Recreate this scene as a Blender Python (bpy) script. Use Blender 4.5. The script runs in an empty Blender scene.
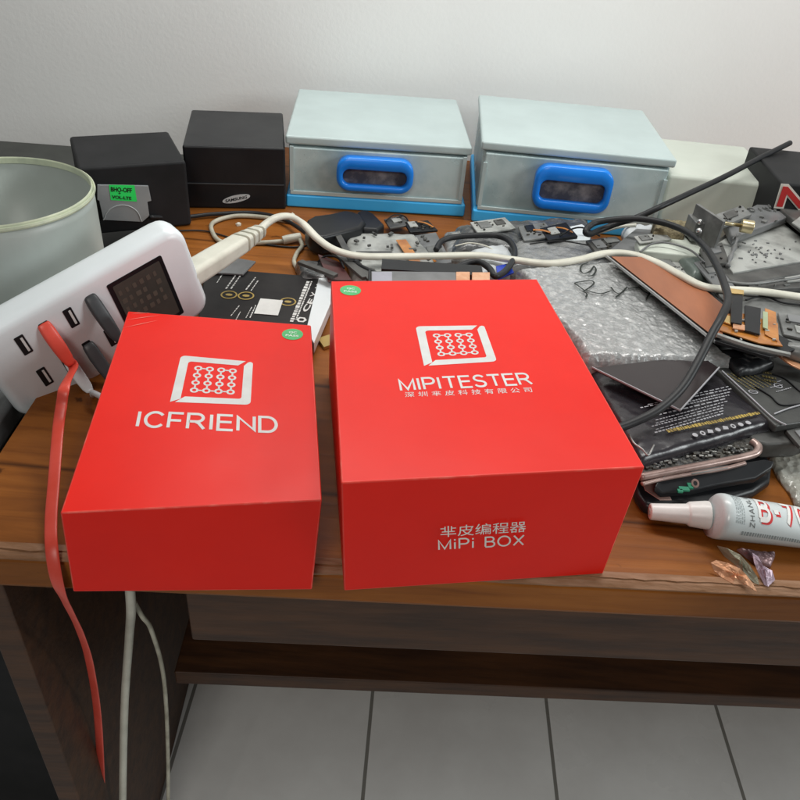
import bpy, bmesh, math, random
from mathutils import Vector as V, Matrix, noise
random.seed(7)
sc = bpy.context.scene
COL = sc.collection

# ------------------------------------------------------------ camera frame
CAM = V((0, 0, 0.42))
CR = V((0.99565105, 0.05514282, 0.07508827)); CU = V((-0.09316103, 0.58933444, 0.80249981)); CF = V((0, 0.80600508, -0.59190862))
FPX = 754.5
def ray(px, py): return CF + CR*((px-400)/FPX) - CU*((py-400)/FPX)
def at(px, py, z=0.0):
    d = ray(px, py); return CAM + d*((z-CAM.z)/d.z)
def hit(px, py, o, n):
    d = ray(px, py); return CAM + d*((o-CAM).dot(n)/d.dot(n))
def aty(px, py, o, n): return hit(px, py, o, n)

# ------------------------------------------------------------ materials
def lin(c):
    return tuple(((x/255)/12.92 if x/255 <= .04045 else ((x/255+.055)/1.055)**2.4) for x in c)
def nodes(name):
    m = bpy.data.materials.new(name); m.use_nodes = True
    nt = m.node_tree; return m, nt, nt.nodes['Principled BSDF']
def mat(name, c, rough=.5, c2=None, scale=40, detail=6, metal=0, bump=0, bscale=None, spec=.5, coat=0, trans=0, stretch=None, lo=.35, hi=.65, alpha=1, voro=0, sheen=0, rvar=0):
    """c, c2 are linear albedo triples"""
    m, nt, b = nodes(name); N = nt.nodes; L = nt.links
    b.inputs['Roughness'].default_value = rough; b.inputs['Metallic'].default_value = metal
    b.inputs['Specular IOR Level'].default_value = spec; b.inputs['Coat Weight'].default_value = coat
    b.inputs['Coat Roughness'].default_value = .15
    b.inputs['Transmission Weight'].default_value = trans; b.inputs['Alpha'].default_value = alpha
    b.inputs['Sheen Weight'].default_value = sheen
    tc = N.new('ShaderNodeTexCoord'); mp = N.new('ShaderNodeMapping'); L.new(tc.outputs['Object'], mp.inputs[0])
    if stretch: mp.inputs['Scale'].default_value = stretch
    if c2 is None: c2 = tuple(x*.86 for x in c)
    n = N.new('ShaderNodeTexNoise'); n.inputs['Scale'].default_value = scale; n.inputs['Detail'].default_value = detail
    n.inputs['Roughness'].default_value = .6
    L.new(mp.outputs[0], n.inputs['Vector'])
    r = N.new('ShaderNodeValToRGB'); r.color_ramp.elements[0].position = lo; r.color_ramp.elements[1].position = hi
    r.color_ramp.elements[0].color = (*c, 1); r.color_ramp.elements[1].color = (*c2, 1)
    L.new(n.outputs['Fac'], r.inputs[0]); L.new(r.outputs[0], b.inputs['Base Color'])
    if rvar:
        mr = N.new('ShaderNodeMapRange'); mr.inputs['To Min'].default_value = max(0.02, rough-rvar); mr.inputs['To Max'].default_value = rough+rvar
        n3 = N.new('ShaderNodeTexNoise'); n3.inputs['Scale'].default_value = scale*1.7; n3.inputs['Detail'].default_value = 8
        L.new(mp.outputs[0], n3.inputs['Vector']); L.new(n3.outputs['Fac'], mr.inputs[0]); L.new(mr.outputs[0], b.inputs['Roughness'])
    if bump:
        bp = N.new('ShaderNodeBump'); bp.inputs['Distance'].default_value = .002; bp.inputs['Strength'].default_value = bump
        if voro:
            n2 = N.new('ShaderNodeTexVoronoi'); n2.inputs['Scale'].default_value = voro; L.new(tc.outputs['Object'], n2.inputs['Vector']); L.new(n2.outputs['Distance'], bp.inputs['Height'])
        else:
            n2 = N.new('ShaderNodeTexNoise'); n2.inputs['Scale'].default_value = bscale or scale*3; n2.inputs['Detail'].default_value = 5
            L.new(mp.outputs[0], n2.inputs['Vector']); L.new(n2.outputs['Fac'], bp.inputs['Height'])
        L.new(bp.outputs[0], b.inputs['Normal'])
    return m

def wood_material():
    m, nt, b = nodes('wood'); N = nt.nodes; L = nt.links
    tc = N.new('ShaderNodeTexCoord'); mp = N.new('ShaderNodeMapping'); mp.inputs['Scale'].default_value = (1.3, 16, 16)
    L.new(tc.outputs['Object'], mp.inputs[0])
    n1 = N.new('ShaderNodeTexNoise'); n1.inputs['Scale'].default_value = 4; n1.inputs['Detail'].default_value = 9; n1.inputs['Distortion'].default_value = .8
    n1.inputs['Roughness'].default_value = .62
    L.new(mp.outputs[0], n1.inputs['Vector'])
    r = N.new('ShaderNodeValToRGB'); e = r.color_ramp.elements
    e[0].position = .28; e[0].color = (.20, .062, .011, 1); e[1].position = .72; e[1].color = (.38, .135, .026, 1)
    x = e.new(.5); x.color = (.30, .100, .017, 1)
    L.new(n1.outputs['Fac'], r.inputs[0])
    # broad stains and wear
    n2 = N.new('ShaderNodeTexNoise'); n2.inputs['Scale'].default_value = 5; n2.inputs['Detail'].default_value = 6
    L.new(tc.outputs['Object'], n2.inputs['Vector'])
    r2 = N.new('ShaderNodeValToRGB'); r2.color_ramp.elements[0].position = .38; r2.color_ramp.elements[1].position = .62
    r2.color_ramp.elements[0].color = (.42, .40, .40, 1); r2.color_ramp.elements[1].color = (1, 1, 1, 1)
    L.new(n2.outputs['Fac'], r2.inputs[0])
    mx = N.new('ShaderNodeMix'); mx.data_type = 'RGBA'; mx.blend_type = 'MULTIPLY'; mx.inputs[0].default_value = .75
    L.new(r.outputs[0], mx.inputs[6]); L.new(r2.outputs[0], mx.inputs[7])
    # small dark dents and ink spots
    vo = N.new('ShaderNodeTexVoronoi'); vo.inputs['Scale'].default_value = 26; vo.inputs['Randomness'].default_value = 1
    mp2 = N.new('ShaderNodeMapping'); mp2.inputs['Scale'].default_value = (.7, 1.3, 1); L.new(tc.outputs['Object'], mp2.inputs[0])
    nd = N.new('ShaderNodeTexNoise'); nd.inputs['Scale'].default_value = 90
    L.new(tc.outputs['Object'], nd.inputs['Vector'])
    ad = N.new('ShaderNodeMixRGB'); ad.blend_type = 'ADD'; ad.inputs[0].default_value = .02
    L.new(mp2.outputs[0], ad.inputs[1]); L.new(nd.outputs['Color'], ad.inputs[2]); L.new(ad.outputs[0], vo.inputs['Vector'])
    r3 = N.new('ShaderNodeValToRGB'); r3.color_ramp.elements[0].position = .05; r3.color_ramp.elements[1].position = .11
    r3.color_ramp.elements[0].color = (.25, .22, .2, 1); r3.color_ramp.elements[1].color = (1, 1, 1, 1)
    L.new(vo.outputs['Distance'], r3.inputs[0])
    mx3 = N.new('ShaderNodeMix'); mx3.data_type = 'RGBA'; mx3.blend_type = 'MULTIPLY'; mx3.inputs[0].default_value = .8
    L.new(mx.outputs[2], mx3.inputs[6]); L.new(r3.outputs[0], mx3.inputs[7])
    # board joints
    sp = N.new('ShaderNodeSeparateXYZ'); L.new(tc.outputs['Object'], sp.inputs[0])
    ma = N.new('ShaderNodeMath'); ma.operation = 'PINGPONG'; ma.inputs[1].default_value = .0725; 
    of = N.new('ShaderNodeMath'); of.operation = 'ADD'; of.inputs[1].default_value = .017; L.new(sp.outputs['Y'], of.inputs[0]); L.new(of.outputs[0], ma.inputs[0])
    r4 = N.new('ShaderNodeValToRGB'); r4.color_ramp.elements[0].position = 0.0004; r4.color_ramp.elements[1].position = .0013
    r4.color_ramp.elements[0].color = (.3, .28, .26, 1); r4.color_ramp.elements[1].color = (1, 1, 1, 1)
    L.new(ma.outputs[0], r4.inputs[0])
    mx4 = N.new('ShaderNodeMix'); mx4.data_type = 'RGBA'; mx4.blend_type = 'MULTIPLY'; mx4.inputs[0].default_value = 1
    L.new(mx3.outputs[2], mx4.inputs[6]); L.new(r4.outputs[0], mx4.inputs[7])
    L.new(mx4.outputs[2], b.inputs['Base Color'])
    b.inputs['Roughness'].default_value = .40; b.inputs['Specular IOR Level'].default_value = .17
    bp = N.new('ShaderNodeBump'); bp.inputs['Strength'].default_value = .25; bp.inputs['Distance'].default_value = .002
    L.new(n1.outputs['Fac'], bp.inputs['Height']); L.new(bp.outputs[0], b.inputs['Normal'])
    return m

def card_material(name, c, c2):
    """matt red laminated cardboard with faint rub marks"""
    m = mat(name, c, .38, c2, 14, 8, spec=.22, lo=.3, hi=.75, rvar=.09)
    nt = m.node_tree; N = nt.nodes; L = nt.links; b = N['Principled BSDF']
    tc = N['Texture Coordinate']; mp = N.new('ShaderNodeMapping'); mp.inputs['Scale'].default_value = (3, 60, 20); mp.inputs['Rotation'].default_value = (0, 0, .5)
    L.new(tc.outputs['Object'], mp.inputs[0])
    n = N.new('ShaderNodeTexNoise'); n.inputs['Scale'].default_value = 6; n.inputs['Detail'].default_value = 4; L.new(mp.outputs[0], n.inputs['Vector'])
    n2 = N.new('ShaderNodeTexNoise'); n2.inputs['Scale'].default_value = 9; n2.inputs['Detail'].default_value = 3; L.new(tc.outputs['Object'], n2.inputs['Vector'])
    ad = N.new('ShaderNodeMath'); ad.operation = 'MULTIPLY_ADD'; ad.inputs[1].default_value = .05; L.new(n.outputs['Fac'], ad.inputs[0]); L.new(n2.outputs['Fac'], ad.inputs[2])
    bp = N.new('ShaderNodeBump'); bp.inputs['Strength'].default_value = .22; bp.inputs['Distance'].default_value = .0035
    L.new(ad.outputs[0], bp.inputs['Height']); L.new(bp.outputs[0], b.inputs['Normal'])
    return m

M = {}
M['wood'] = wood_material()
M['wood_worn'] = mat('worn_edge', (.30, .16, .085), .6, (.21, .095, .035), 30, 8, stretch=(1, 5, 5), bump=.4, lo=.4, hi=.62)
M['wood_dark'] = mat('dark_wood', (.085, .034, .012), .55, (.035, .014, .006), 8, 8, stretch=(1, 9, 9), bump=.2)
M['red'] = card_material('red_card', (.76, .011, .004), (.82, .015, .006))
M['rededge'] = mat('rubbed_card_edge', (.78, .035, .02), .45, (.84, .14, .10), 45, 8, lo=.5, hi=.7)
M['redcrease'] = mat('crease', (.85, .25, .2), .5)
M['silver'] = mat('silver_foil', (.62, .62, .61), .4, (.70, .71, .70), 60, spec=.4)
M['sticker'] = mat('green_sticker', (.05, .42, .12), .4, (.09, .5, .18), 60)
M['stwhite'] = mat('sticker_print', (.75, .85, .78), .5)
M['white'] = mat('white_plastic', (.78, .83, .86), .33, (.73, .78, .80), 12, 6, bump=.03, rvar=.08)
M['cream'] = mat('cream_cable', (.70, .69, .60), .42, (.55, .54, .46), 25, 6)
M['offwhite'] = mat('old_cable', (.55, .53, .43), .5, (.33, .31, .24), 40)
M['greydark'] = mat('dark_grey_plastic', (.04, .043, .048), .45, (.055, .058, .062), 30)
M['cableblack'] = mat('black_rubber', (.014, .015, .017), .45, (.022, .023, .025), 30, spec=.3)
M['black'] = mat('black_plastic', (.008, .009, .011), .38, (.015, .016, .018), 12, rvar=.1, spec=.3)
M['blackmatt'] = mat('black_matt', (.010, .011, .012), .6, (.018, .018, .02), 18, spec=.25)
M['redcable'] = mat('red_cable', (.72, .07, .04), .38, (.8, .1, .07), 30)
M['metal'] = mat('metal', (.6, .6, .6), .3, metal=1)
M['brass'] = mat('brass', (.70, .60, .38), .35, metal=1, scale=60)
M['portin'] = mat('port_tongue', (.7, .7, .68), .4)
M['lcd'] = mat('lcd_glass', (.052, .053, .046), .3, (.085, .085, .072), 10, spec=.3)
M['lcdseg'] = mat('lcd_digits', (.10, .093, .075), .4)
M['jar'] = mat('frosted_plastic', (.56, .62, .59), .38, (.46, .51, .48), 7, 6, trans=.2, bump=.05)
M['jarrim'] = mat('rim_plastic', (.66, .71, .52), .3, (.48, .53, .40), 40, trans=.1)
M['shelf'] = mat('side_shelf_mat', (.05, .053, .05), .6, (.085, .09, .08), 8, 8)
M['green'] = mat('green_label', (.02, .78, .12), .5, (.03, .85, .16), 30)
M['ink'] = mat('ink', (.006, .012, .008), .6)
M['tabplastic'] = mat('clear_tab', (.24, .26, .27), .35, (.32, .34, .35), 15)
M['tabedge'] = mat('clear_tab_edge', (.5, .53, .54), .3)
M['logo'] = mat('oval_logo', (.6, .62, .63), .35)
M['frost'] = mat('frosted_drawer', (.36, .49, .51), .26, (.58, .70, .70), 9, 6, trans=.15, lo=.42, hi=.6, rvar=.06)
M['frostlip'] = mat('frosted_lip', (.50, .60, .60), .3, (.44, .53, .53), 10)
M['blue'] = mat('sky_blue_plastic', (.05, .47, .95), .35, (.06, .50, .95), 12)
M['handle'] = mat('blue_handle', (.008, .21, .80), .28, (.012, .24, .84), 12)
M['inner'] = mat('drawer_inside', (.05, .05, .065), .5, (.22, .2, .2), 25, lo=.45, hi=.6)
M['ivory'] = mat('ivory_plastic', (.62, .66, .59), .4, (.55, .59, .52), 9, rvar=.1)
M['letterred'] = mat('letter_red', (.50, .02, .02), .45)
M['letteredge'] = mat('letter_edge', (.70, .66, .60), .45)
M['grey'] = mat('grey_phone_back', (.22, .225, .22), .35, (.10, .103, .10), 30, 8, bump=.2, rvar=.15)
M['greylight'] = mat('scuffed_plate', (.40, .41, .39), .4, (.20, .205, .195), 26, 10, bump=.25, lo=.46, hi=.66, rvar=.15)
M['greymid'] = mat('mid_grey_panel', (.12, .123, .125), .35, (.20, .205, .21), 18, 8, rvar=.12)
M['greyedge'] = mat('bevel_dark', (.045, .045, .043), .45, (.10, .10, .095), 30, 8)
M['copper'] = mat('copper_sheet', (.38, .135, .060), .42, (.29, .10, .045), 9, 8, stretch=(3, 1, 1), rvar=.1)
M['flex'] = mat('flex_amber', (.55, .22, .04), .32, (.36, .12, .02), 60, coat=.4)
M['gold'] = mat('gold_contact', (.85, .6, .25), .3, metal=.8)
M['wrap'] = mat('bubble_wrap', (.27, .28, .28), .22, (.48, .49, .49), 120, 15, bump=1.0, bscale=150, spec=.9, coat=.8, lo=.46, hi=.68, rvar=.14)
M['wrap2'] = mat('grey_wrap', (.18, .185, .185), .28, (.30, .305, .305), 110, 10, bump=.8, bscale=130, spec=.6, rvar=.14)
M['wrapdark'] = mat('dark_wrap', (.085, .088, .09), .28, (.26, .265, .265), 45, 10, bump=.9, voro=110, spec=.7, lo=.5, hi=.72, rvar=.16)
M['clear'] = mat('crumpled_clear', (.42, .43, .42), .2, (.14, .14, .135), 60, 10, bump=.9, bscale=150, spec=.8, lo=.4, hi=.6, rvar=.12)
M['battery'] = mat('battery_black', (.014, .013, .017), .26, (.03, .027, .032), 20, 8, bump=.3, bscale=60, spec=.5, rvar=.12)
M['battery2'] = mat('battery_grey', (.04, .041, .04), .4, (.065, .067, .064), 26, 8, bump=.2, rvar=.12, spec=.35)
M['packblack'] = mat('pack_black', (.010, .009, .010), .45, (.018, .016, .016), 30, 6, spec=.25, rvar=.1)
M['goldprint'] = mat('gold_print', (.45, .32, .06), .45, (.22, .15, .03), 160, lo=.45, hi=.55)
M['goldfaint'] = mat('gold_print_faint', (.20, .155, .045), .5, (.10, .085, .04), 120)
M['silverprint'] = mat('silver_print', (.42, .42, .45), .4)
M['whiteprint'] = mat('white_print', (.72, .72, .70), .5)
M['amberprint'] = mat('amber_print', (.42, .30, .08), .5)
M['glass'] = mat('dark_glass', (.022, .016, .018), .2, (.035, .027, .028), 9, spec=.45, rvar=.08)
M['rose'] = mat('rose_frame', (.42, .31, .28), .32, (.24, .16, .14), 40, 8, metal=.35, rvar=.12)
M['pcb'] = mat('board_parts', (.06, .055, .045), .4, (.012, .012, .012), 150, 4, bump=1, bscale=220, lo=.45, hi=.55)
M['pcbgreen'] = mat('green_board', (.01, .22, .12), .35)
M['tube'] = mat('glue_tube', (.56, .62, .63), .28, (.62, .67, .68), 14, spec=.6, rvar=.05)
M['cap'] = mat('white_cap', (.82, .82, .80), .35)
M['redprint'] = mat('red_print', (.62, .03, .03), .4)
M['greyprint'] = mat('grey_print', (.12, .13, .13), .5)
M['palegreyprint'] = mat('pale_grey_print', (.28, .32, .33), .5)
M['foilcopper'] = mat('copper_foil', (.60, .27, .13), .36, (.78, .45, .28), 60, metal=.35, bump=.5, bscale=120)
M['foilgreen'] = mat('grey_green_foil', (.30, .30, .22), .35, (.20, .19, .14), 40, metal=.3, bump=.5)
M['foilpink'] = mat('lilac_foil', (.46, .34, .42), .38, (.30, .22, .27), 60, metal=.25, bump=.5)
M['foildark'] = mat('dark_foil', (.10, .06, .07), .35, (.34, .22, .23), 60, metal=.3)
M['bluewhite'] = mat('blue_pouch_print', (.02, .06, .5), .35)
M['pouch'] = mat('white_pouch', (.62, .66, .68), .35, (.5, .52, .54), 30, bump=.4)
M['wall'] = mat('wall_paint', (.90, .90, .89), .7, (.86, .86, .85), 3, 10, bump=.15, bscale=160)
M['floor'] = mat('floor_tile', (.90, .90, .88), .3, (.78, .77, .75), 5, 9, rvar=.1)
_nt = M['floor'].node_tree; _b = _nt.nodes['Principled BSDF']; _src = _b.inputs['Base Color'].links[0].from_socket
_br = _nt.nodes.new('ShaderNodeTexBrick'); _br.offset = 0; _br.inputs['Scale'].default_value = 1; _br.inputs['Brick Width'].default_value = .3; _br.inputs['Row Height'].default_value = .3
_br.inputs['Mortar Size'].default_value = .003; _br.inputs['Mortar'].default_value = (.25, .24, .22, 1)
_nt.links.new(_nt.nodes['Texture Coordinate'].outputs['Object'], _br.inputs['Vector']); _nt.links.new(_src, _br.inputs['Color1']); _nt.links.new(_src, _br.inputs['Color2']); _nt.links.new(_br.outputs['Color'], _b.inputs['Base Color'])

# ------------------------------------------------------------ object helpers
MW = {}
def empty(name, loc, label, cat, group=None, R=None):
    o = bpy.data.objects.new(name, None); COL.objects.link(o)
    mw = Matrix.Translation(loc) @ (R.to_4x4() if R else Matrix.Identity(4))
    o.matrix_world = mw; MW[o] = mw; o.empty_display_size = .02
    o['label'] = label; o['category'] = cat
    if group: o['group'] = group
    return o
def tag(o, label, cat, group=None):
    o['label'] = label; o['category'] = cat
    if group: o['group'] = group
    return o
def obj(name, bm, m, parent=None, smooth=False, bevel=0, seg=2, label=None, kind=None, origin=None, recalc=True):
    """bm holds world coordinates; the mesh is stored relative to its parent (or its own base)"""
    if recalc: bmesh.ops.recalc_face_normals(bm, faces=bm.faces)
    if parent is not None:
        base = MW[parent]
    else:
        if origin is None:
            xs = [v.co for v in bm.verts]
            origin = V(((min(c.x for c in xs)+max(c.x for c in xs))/2, (min(c.y for c in xs)+max(c.y for c in xs))/2, min(c.z for c in xs)))
        base = Matrix.Translation(origin)
    bm.transform(base.inverted())
    me = bpy.data.meshes.new(name); bm.to_mesh(me); bm.free()
    o = bpy.data.objects.new(name, me); COL.objects.link(o)
    if parent is not None:
        o.parent = parent; MW[o] = base
    else:
        o.matrix_world = base; MW[o] = base
    me.materials.append(M[m] if isinstance(m, str) else m)
    if smooth:
        for p in me.polygons: p.use_smooth = True
    if bevel:
        b = o.modifiers.new('Bevel', 'BEVEL'); b.width = bevel; b.segments = seg; b.limit_method = 'ANGLE'; b.angle_limit = math.radians(40)
        for p in me.polygons: p.use_smooth = True
        w = o.modifiers.new('WN', 'WEIGHTED_NORMAL'); w.keep_sharp = True
    if label: o['label'] = label
    if kind: o['kind'] = kind
    return o
def loops(bm, rings, cap=True, closed=True):
    vs = [[bm.verts.new(p) for p in r] for r in rings]
    n = len(rings[0])
    for a, b in zip(vs, vs[1:]):
        for i in range(n if closed else n-1):
            bm.faces.new((a[i], a[(i+1) % n], b[(i+1) % n], b[i]))
    if cap and closed: bm.faces.new(vs[0][::-1]); bm.faces.new(vs[-1])
    return vs
def prism(top, dz=None, z0=None, off=None, bm=None):
    bm = bm or bmesh.new()
    top = [V(p) for p in top]
    if off is None:
        bot = [V((p.x, p.y, z0 if z0 is not None else p.z-dz)) for p in top]
    else: bot = [p+off for p in top]
    loops(bm, [bot, top]); return bm
def boxw(c, X, Y, Z, sx, sy, sz, bm=None):
    """box centred at c with half sizes along unit axes"""
    bm = bm or bmesh.new()
    X, Y, Z = X*sx, Y*sy, Z*sz
    loops(bm, [[c-X-Y-Z, c+X-Y-Z, c+X+Y-Z, c-X+Y-Z], [c-X-Y+Z, c+X-Y+Z, c+X+Y+Z, c-X+Y+Z]]); return bm
def pxpoly(pts, z): # pixel outline on a level plane (third value overrides z)
    return [at(p[0], p[1], p[2] if len(p) > 2 else z) for p in pts]
def catmull(P, n=8):
    out = []
    for i in range(len(P)-1):
        p0 = P[max(i-1, 0)]; p1 = P[i]; p2 = P[i+1]; p3 = P[min(i+2, len(P)-1)]
        for k in range(n):
            t = k/n
            out.append(.5*((2*p1)+(p2-p0)*t+(2*p0-5*p1+4*p2-p3)*t*t+(3*p1-p0-3*p2+p3)*t**3))
    out.append(P[-1]); return out
def tubem(P, r, seg=12, flat=1.0, bm=None, n=8, up=V((0, 0, 1)), curve=True):
    bm = bm or bmesh.new()
    Q = catmull(P, n) if curve else P
    rings = []
    rr = r if callable(r) else (lambda t: r)
    for i, q in enumerate(Q):
        d = (Q[min(i+1, len(Q)-1)]-Q[max(i-1, 0)]).normalized()
        a = d.cross(up); a = a.normalized() if a.length > 1e-4 else V((1, 0, 0)); b = a.cross(d).normalized()
        R = rr(i/(len(Q)-1))
        rings.append([q+a*math.cos(t*2*math.pi/seg)*R+b*math.sin(t*2*math.pi/seg)*R*flat for t in range(seg)])
    loops(bm, rings); return bm
def cable(name, pts, r, m, label, cat='cable', group=None, flat=1.0, seg=12, parent=None):
    P = [at(*p) for p in pts]
    o = obj(name, tubem(P, r, seg, flat), m, parent, smooth=True)
    if parent is None: tag(o, label, cat, group)
    return o
def pillow(quad, z0, nu=40, nv=40, amp=.001, freq=60, bulge=0, edge=.06, drop=.5, seed=0, wob=.004, bm=None):
    """soft sheet-covered pack: quad = 4 top corners (TL, TR, BR, BL)"""
    bm = bm or bmesh.new()
    a, b, c, d = [V(q) for q in quad]; sd = V((seed*3.1, seed*1.7, seed*.9))
    g = []
    for j in range(nv+1):
        row = []
        for i in range(nu+1):
            s, t = i/nu, j/nv
            p = a.lerp(b, s).lerp(d.lerp(c, s), t)
            e = min(s, 1-s, t, 1-t)/edge
            f = 1 if e >= 1 else math.sqrt(max(0, 1-(1-e)**2))
            hgt = p.z-z0
            z = z0+hgt*(1-drop+drop*f)+bulge*math.sin(math.pi*s)*math.sin(math.pi*t)
            nz = noise.noise(p*freq+sd)+.5*noise.noise(p*freq*2.3+sd)
            if noise.noise(p*freq*.35+sd) > 0: nz += .7*abs(noise.noise(p*freq*.9-sd))
            w = V((noise.noise(p*35+sd), noise.noise(p*35-sd*2), 0))*wob*(1 if e < 1 else .3)
            row.append(bm.verts.new((p.x+w.x, p.y+w.y, z+amp*nz)))
        g.append(row)
    for j in range(nv):
        for i in range(nu): bm.faces.new((g[j][i], g[j][i+1], g[j+1][i+1], g[j+1][i]))
    rim = g[0]+[r[-1] for r in g[1:]]+g[-1][-2::-1]+[r[0] for r in g[-2:0:-1]]
    low = [bm.verts.new((v.co.x, v.co.y, z0)) for v in rim]
    n = len(rim)
    for i in range(n): bm.faces.new((rim[i], rim[(i+1) % n], low[(i+1) % n], low[i]))
    bm.faces.new(low)
    return bm

# text laid on a plane, mapped so its cap-height box meets three points
_f = {}
def text_bm(s, p0, p1, pt, off, thick=.0003, bold=0, space=1.0):
    cu = bpy.data.curves.new('t', 'FONT'); cu.body = s; cu.size = 1; cu.offset = bold; cu.space_character = space; cu.resolution_u = 4
    o = bpy.data.objects.new('t', cu); COL.objects.link(o)
    bpy.context.view_layer.update()
    dg = bpy.context.evaluated_depsgraph_get()
    me = bpy.data.meshes.new_from_object(o.evaluated_get(dg))
    bm = bmesh.new(); bm.from_mesh(me)
    bpy.data.objects.remove(o); bpy.data.curves.remove(cu); bpy.data.meshes.remove(me)
    for f_ in bm.faces: f_.smooth = False
    xs = [v.co.x for v in bm.verts]; ys = [v.co.y for v in bm.verts]
    x0, x1, y0, y1 = min(xs), max(xs), min(ys), max(ys)
    X = (p1-p0)/(x1-x0); Y = (pt-p0)/(y1-y0)
    n = X.cross(Y).normalized()
    for v in bm.verts: v.co = p0+X*(v.co.x-x0)+Y*(v.co.y-y0)+n*off
    r = bmesh.ops.extrude_face_region(bm, geom=bm.faces[:])
    for e in r['geom']:
        if isinstance(e, bmesh.types.BMVert): e.co += n*thick
    return bm
def _arc(cx, cy, rx, ry, a0, a1, n=10): return [(cx+rx*math.cos(math.radians(a0+(a1-a0)*i/n)), cy+ry*math.sin(math.radians(a0+(a1-a0)*i/n))) for i in range(n+1)]
GL = {  # plain grotesque capitals as pen strokes: (advance width, strokes)
 'I': (.12, [[(.06, 0), (.06, 1)]]), 'i': (.10, [[(.05, 0), (.05, .68)], [(.05, .86), (.05, 1)]]),
 'M': (.78, [[(0, 0), (0, 1), (.39, .02), (.78, 1), (.78, 0)]]),
 'N': (.70, [[(0, 0), (0, 1), (.70, 0), (.70, 1)]]),
 'T': (.74, [[(0, 1), (.74, 1)], [(.37, .95), (.37, 0)]]),
 'E': (.62, [[(.62, 1), (0, 1), (0, 0), (.64, 0)], [(.05, .53), (.58, .53)]]),
 'F': (.58, [[(.60, 1), (0, 1), (0, 0)], [(.05, .5), (.52, .5)]]),
 'P': (.62, [[(0, 0), (0, 1), (.36, 1)]+_arc(.36, .73, .27, .27, 80, -90)+[(.05, .46)]]),
 'R': (.70, [[(0, 0), (0, 1), (.38, 1)]+_arc(.38, .74, .26, .26, 80, -90)+[(.05, .48)], [(.34, .45), (.46, .38), (.70, 0)]]),
 'D': (.70, [[(.34, 0), (0, 0), (0, 1), (.34, 1)]+_arc(.34, .5, .38, .5, 80, -90, 14)]),
 'B': (.62, [[(.36, .53), (0.05, .53)], [(0, .05), (0, 1), (.34, 1)]+_arc(.34, .77, .23, .23, 80, -80, 8), [(.34, .53)]+_arc(.36, .265, .27, .265, 85, -90, 10)+[(0, 0)]]),
 'C': (.76, [_arc(.40, .5, .40, .5, 38, 322, 22)]),
 'O': (.84, [_arc(.42, .5, .42, .5, 0, 360, 28)]),
 'S': (.62, [_arc(.31, .75, .28, .25, 20, 180, 10)+[(.06, .65)]+[(.20, .54), (.42, .48)]+_arc(.31, .25, .31, .25, 50, -165, 14)]),
 'Z': (.62, [[(0, 1), (.62, 1), (0, 0), (.64, 0)]]), 'H': (.68, [[(0, 0), (0, 1)], [(.68, 0), (.68, 1)], [(0, .52), (.68, .52)]]), 'L': (.54, [[(0, 1), (0, 0), (.54, 0)]]),
 'A': (.72, [[(0, 0), (.36, 1), (.72, 0)], [(.12, .33), (.60, .33)]]), '-': (.30, [[(0, .42), (.30, .42)]]), '7': (.56, [[(0, 1), (.56, 1), (.20, 0)]]),
 '0': (.56, [_arc(.28, .5, .28, .5, 0, 360, 24)]),
 'X': (.68, [[(0, 0), (.68, 1)], [(0, 1), (.68, 0)]]), ' ': (.30, [])}
def stroke_lettering(s, name, parent, p0, p1, pt, m, pen=.11, gap=.24, off=.00012, thick=.00004, fn=None, slant=0):
    x = 0; st = []
    for c in s:
        w, ks = GL[c]
        for k in ks: st.append([(x+a, b) for a, b in k])
        x += w+gap
    W = x-gap; bm = bmesh.new()
    if not fn: X = (p1-p0)/W; Y = (pt-p0); n = X.cross(Y).normalized()
    asp = 1.0
    for q, k in enumerate(st):
        Lf, Rt = [], []; closed = (V((*k[0], 0))-V((*k[-1], 0))).length < 1e-4
        pts = [V((a+slant*b, pen/2+b*(1-pen), 0)) for a, b in k]
        if fn:
            q2 = [pts[0]]
            for a, b in zip(pts, pts[1:]):
                m_ = max(1, int((b-a).length/.14)); q2 += [a.lerp(b, (j+1)/m_) for j in range(m_)]
            pts = q2
        for i, p in enumerate(pts):
            a = pts[i-1] if i > 0 else (pts[-2] if closed else None); b = pts[i+1] if i < len(pts)-1 else (pts[1] if closed else None)
            d1 = (p-a).normalized() if a is not None else None; d2 = (b-p).normalized() if b is not None else None
            if d1 is None: d1 = d2
            if d2 is None: d2 = d1
            n1 = V((-d1.y, d1.x, 0)); n2 = V((-d2.y, d2.x, 0)); mm = (n1+n2).normalized(); k_ = pen/2/max(.32, mm.dot(n1))
            Lf.append(p+mm*k_); Rt.append(p-mm*k_)
        z = off+.00002*(q % 3)
        f = (lambda v, e: fn(v.x/W, v.y, z+e)) if fn else (lambda v, e: p0+X*v.x+Y*min(1, max(0, v.y))+n*(z+e))
        A = [[bm.verts.new(f(v, e)) for v in L_] for L_ in (Lf, Rt) for e in (0, thick)]
        lb, lt, rb, rt = A
        for i in range(len(pts)-1):
            for u_, v_ in ((lt, rt), (rt, rb), (rb, lb), (lb, lt)): bm.faces.new((u_[i], u_[i+1], v_[i+1], v_[i]))
        bm.faces.new((lb[0], lt[0], rt[0], rb[0])); bm.faces.new((lb[-1], lt[-1], rt[-1], rb[-1]))
    return obj(name, bm, m, parent)
def lettering(s, name, parent, p0, p1, pt, m, off=.0001, thick=.0002, bold=0, space=1.0):
    return obj(name, text_bm(s, p0, p1, pt, off, thick, bold, space), m, parent)
def flat_poly(pts, n, off, thick, bm=None):
    bm = bm or bmesh.new()
    loops(bm, [[p+n*off for p in pts], [p+n*(off+thick) for p in pts]]); return bm
def ellipse(c, X, Y, n=32): return [c+X*math.cos(t*2*math.pi/n)+Y*math.sin(t*2*math.pi/n) for t in range(n)]
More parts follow.
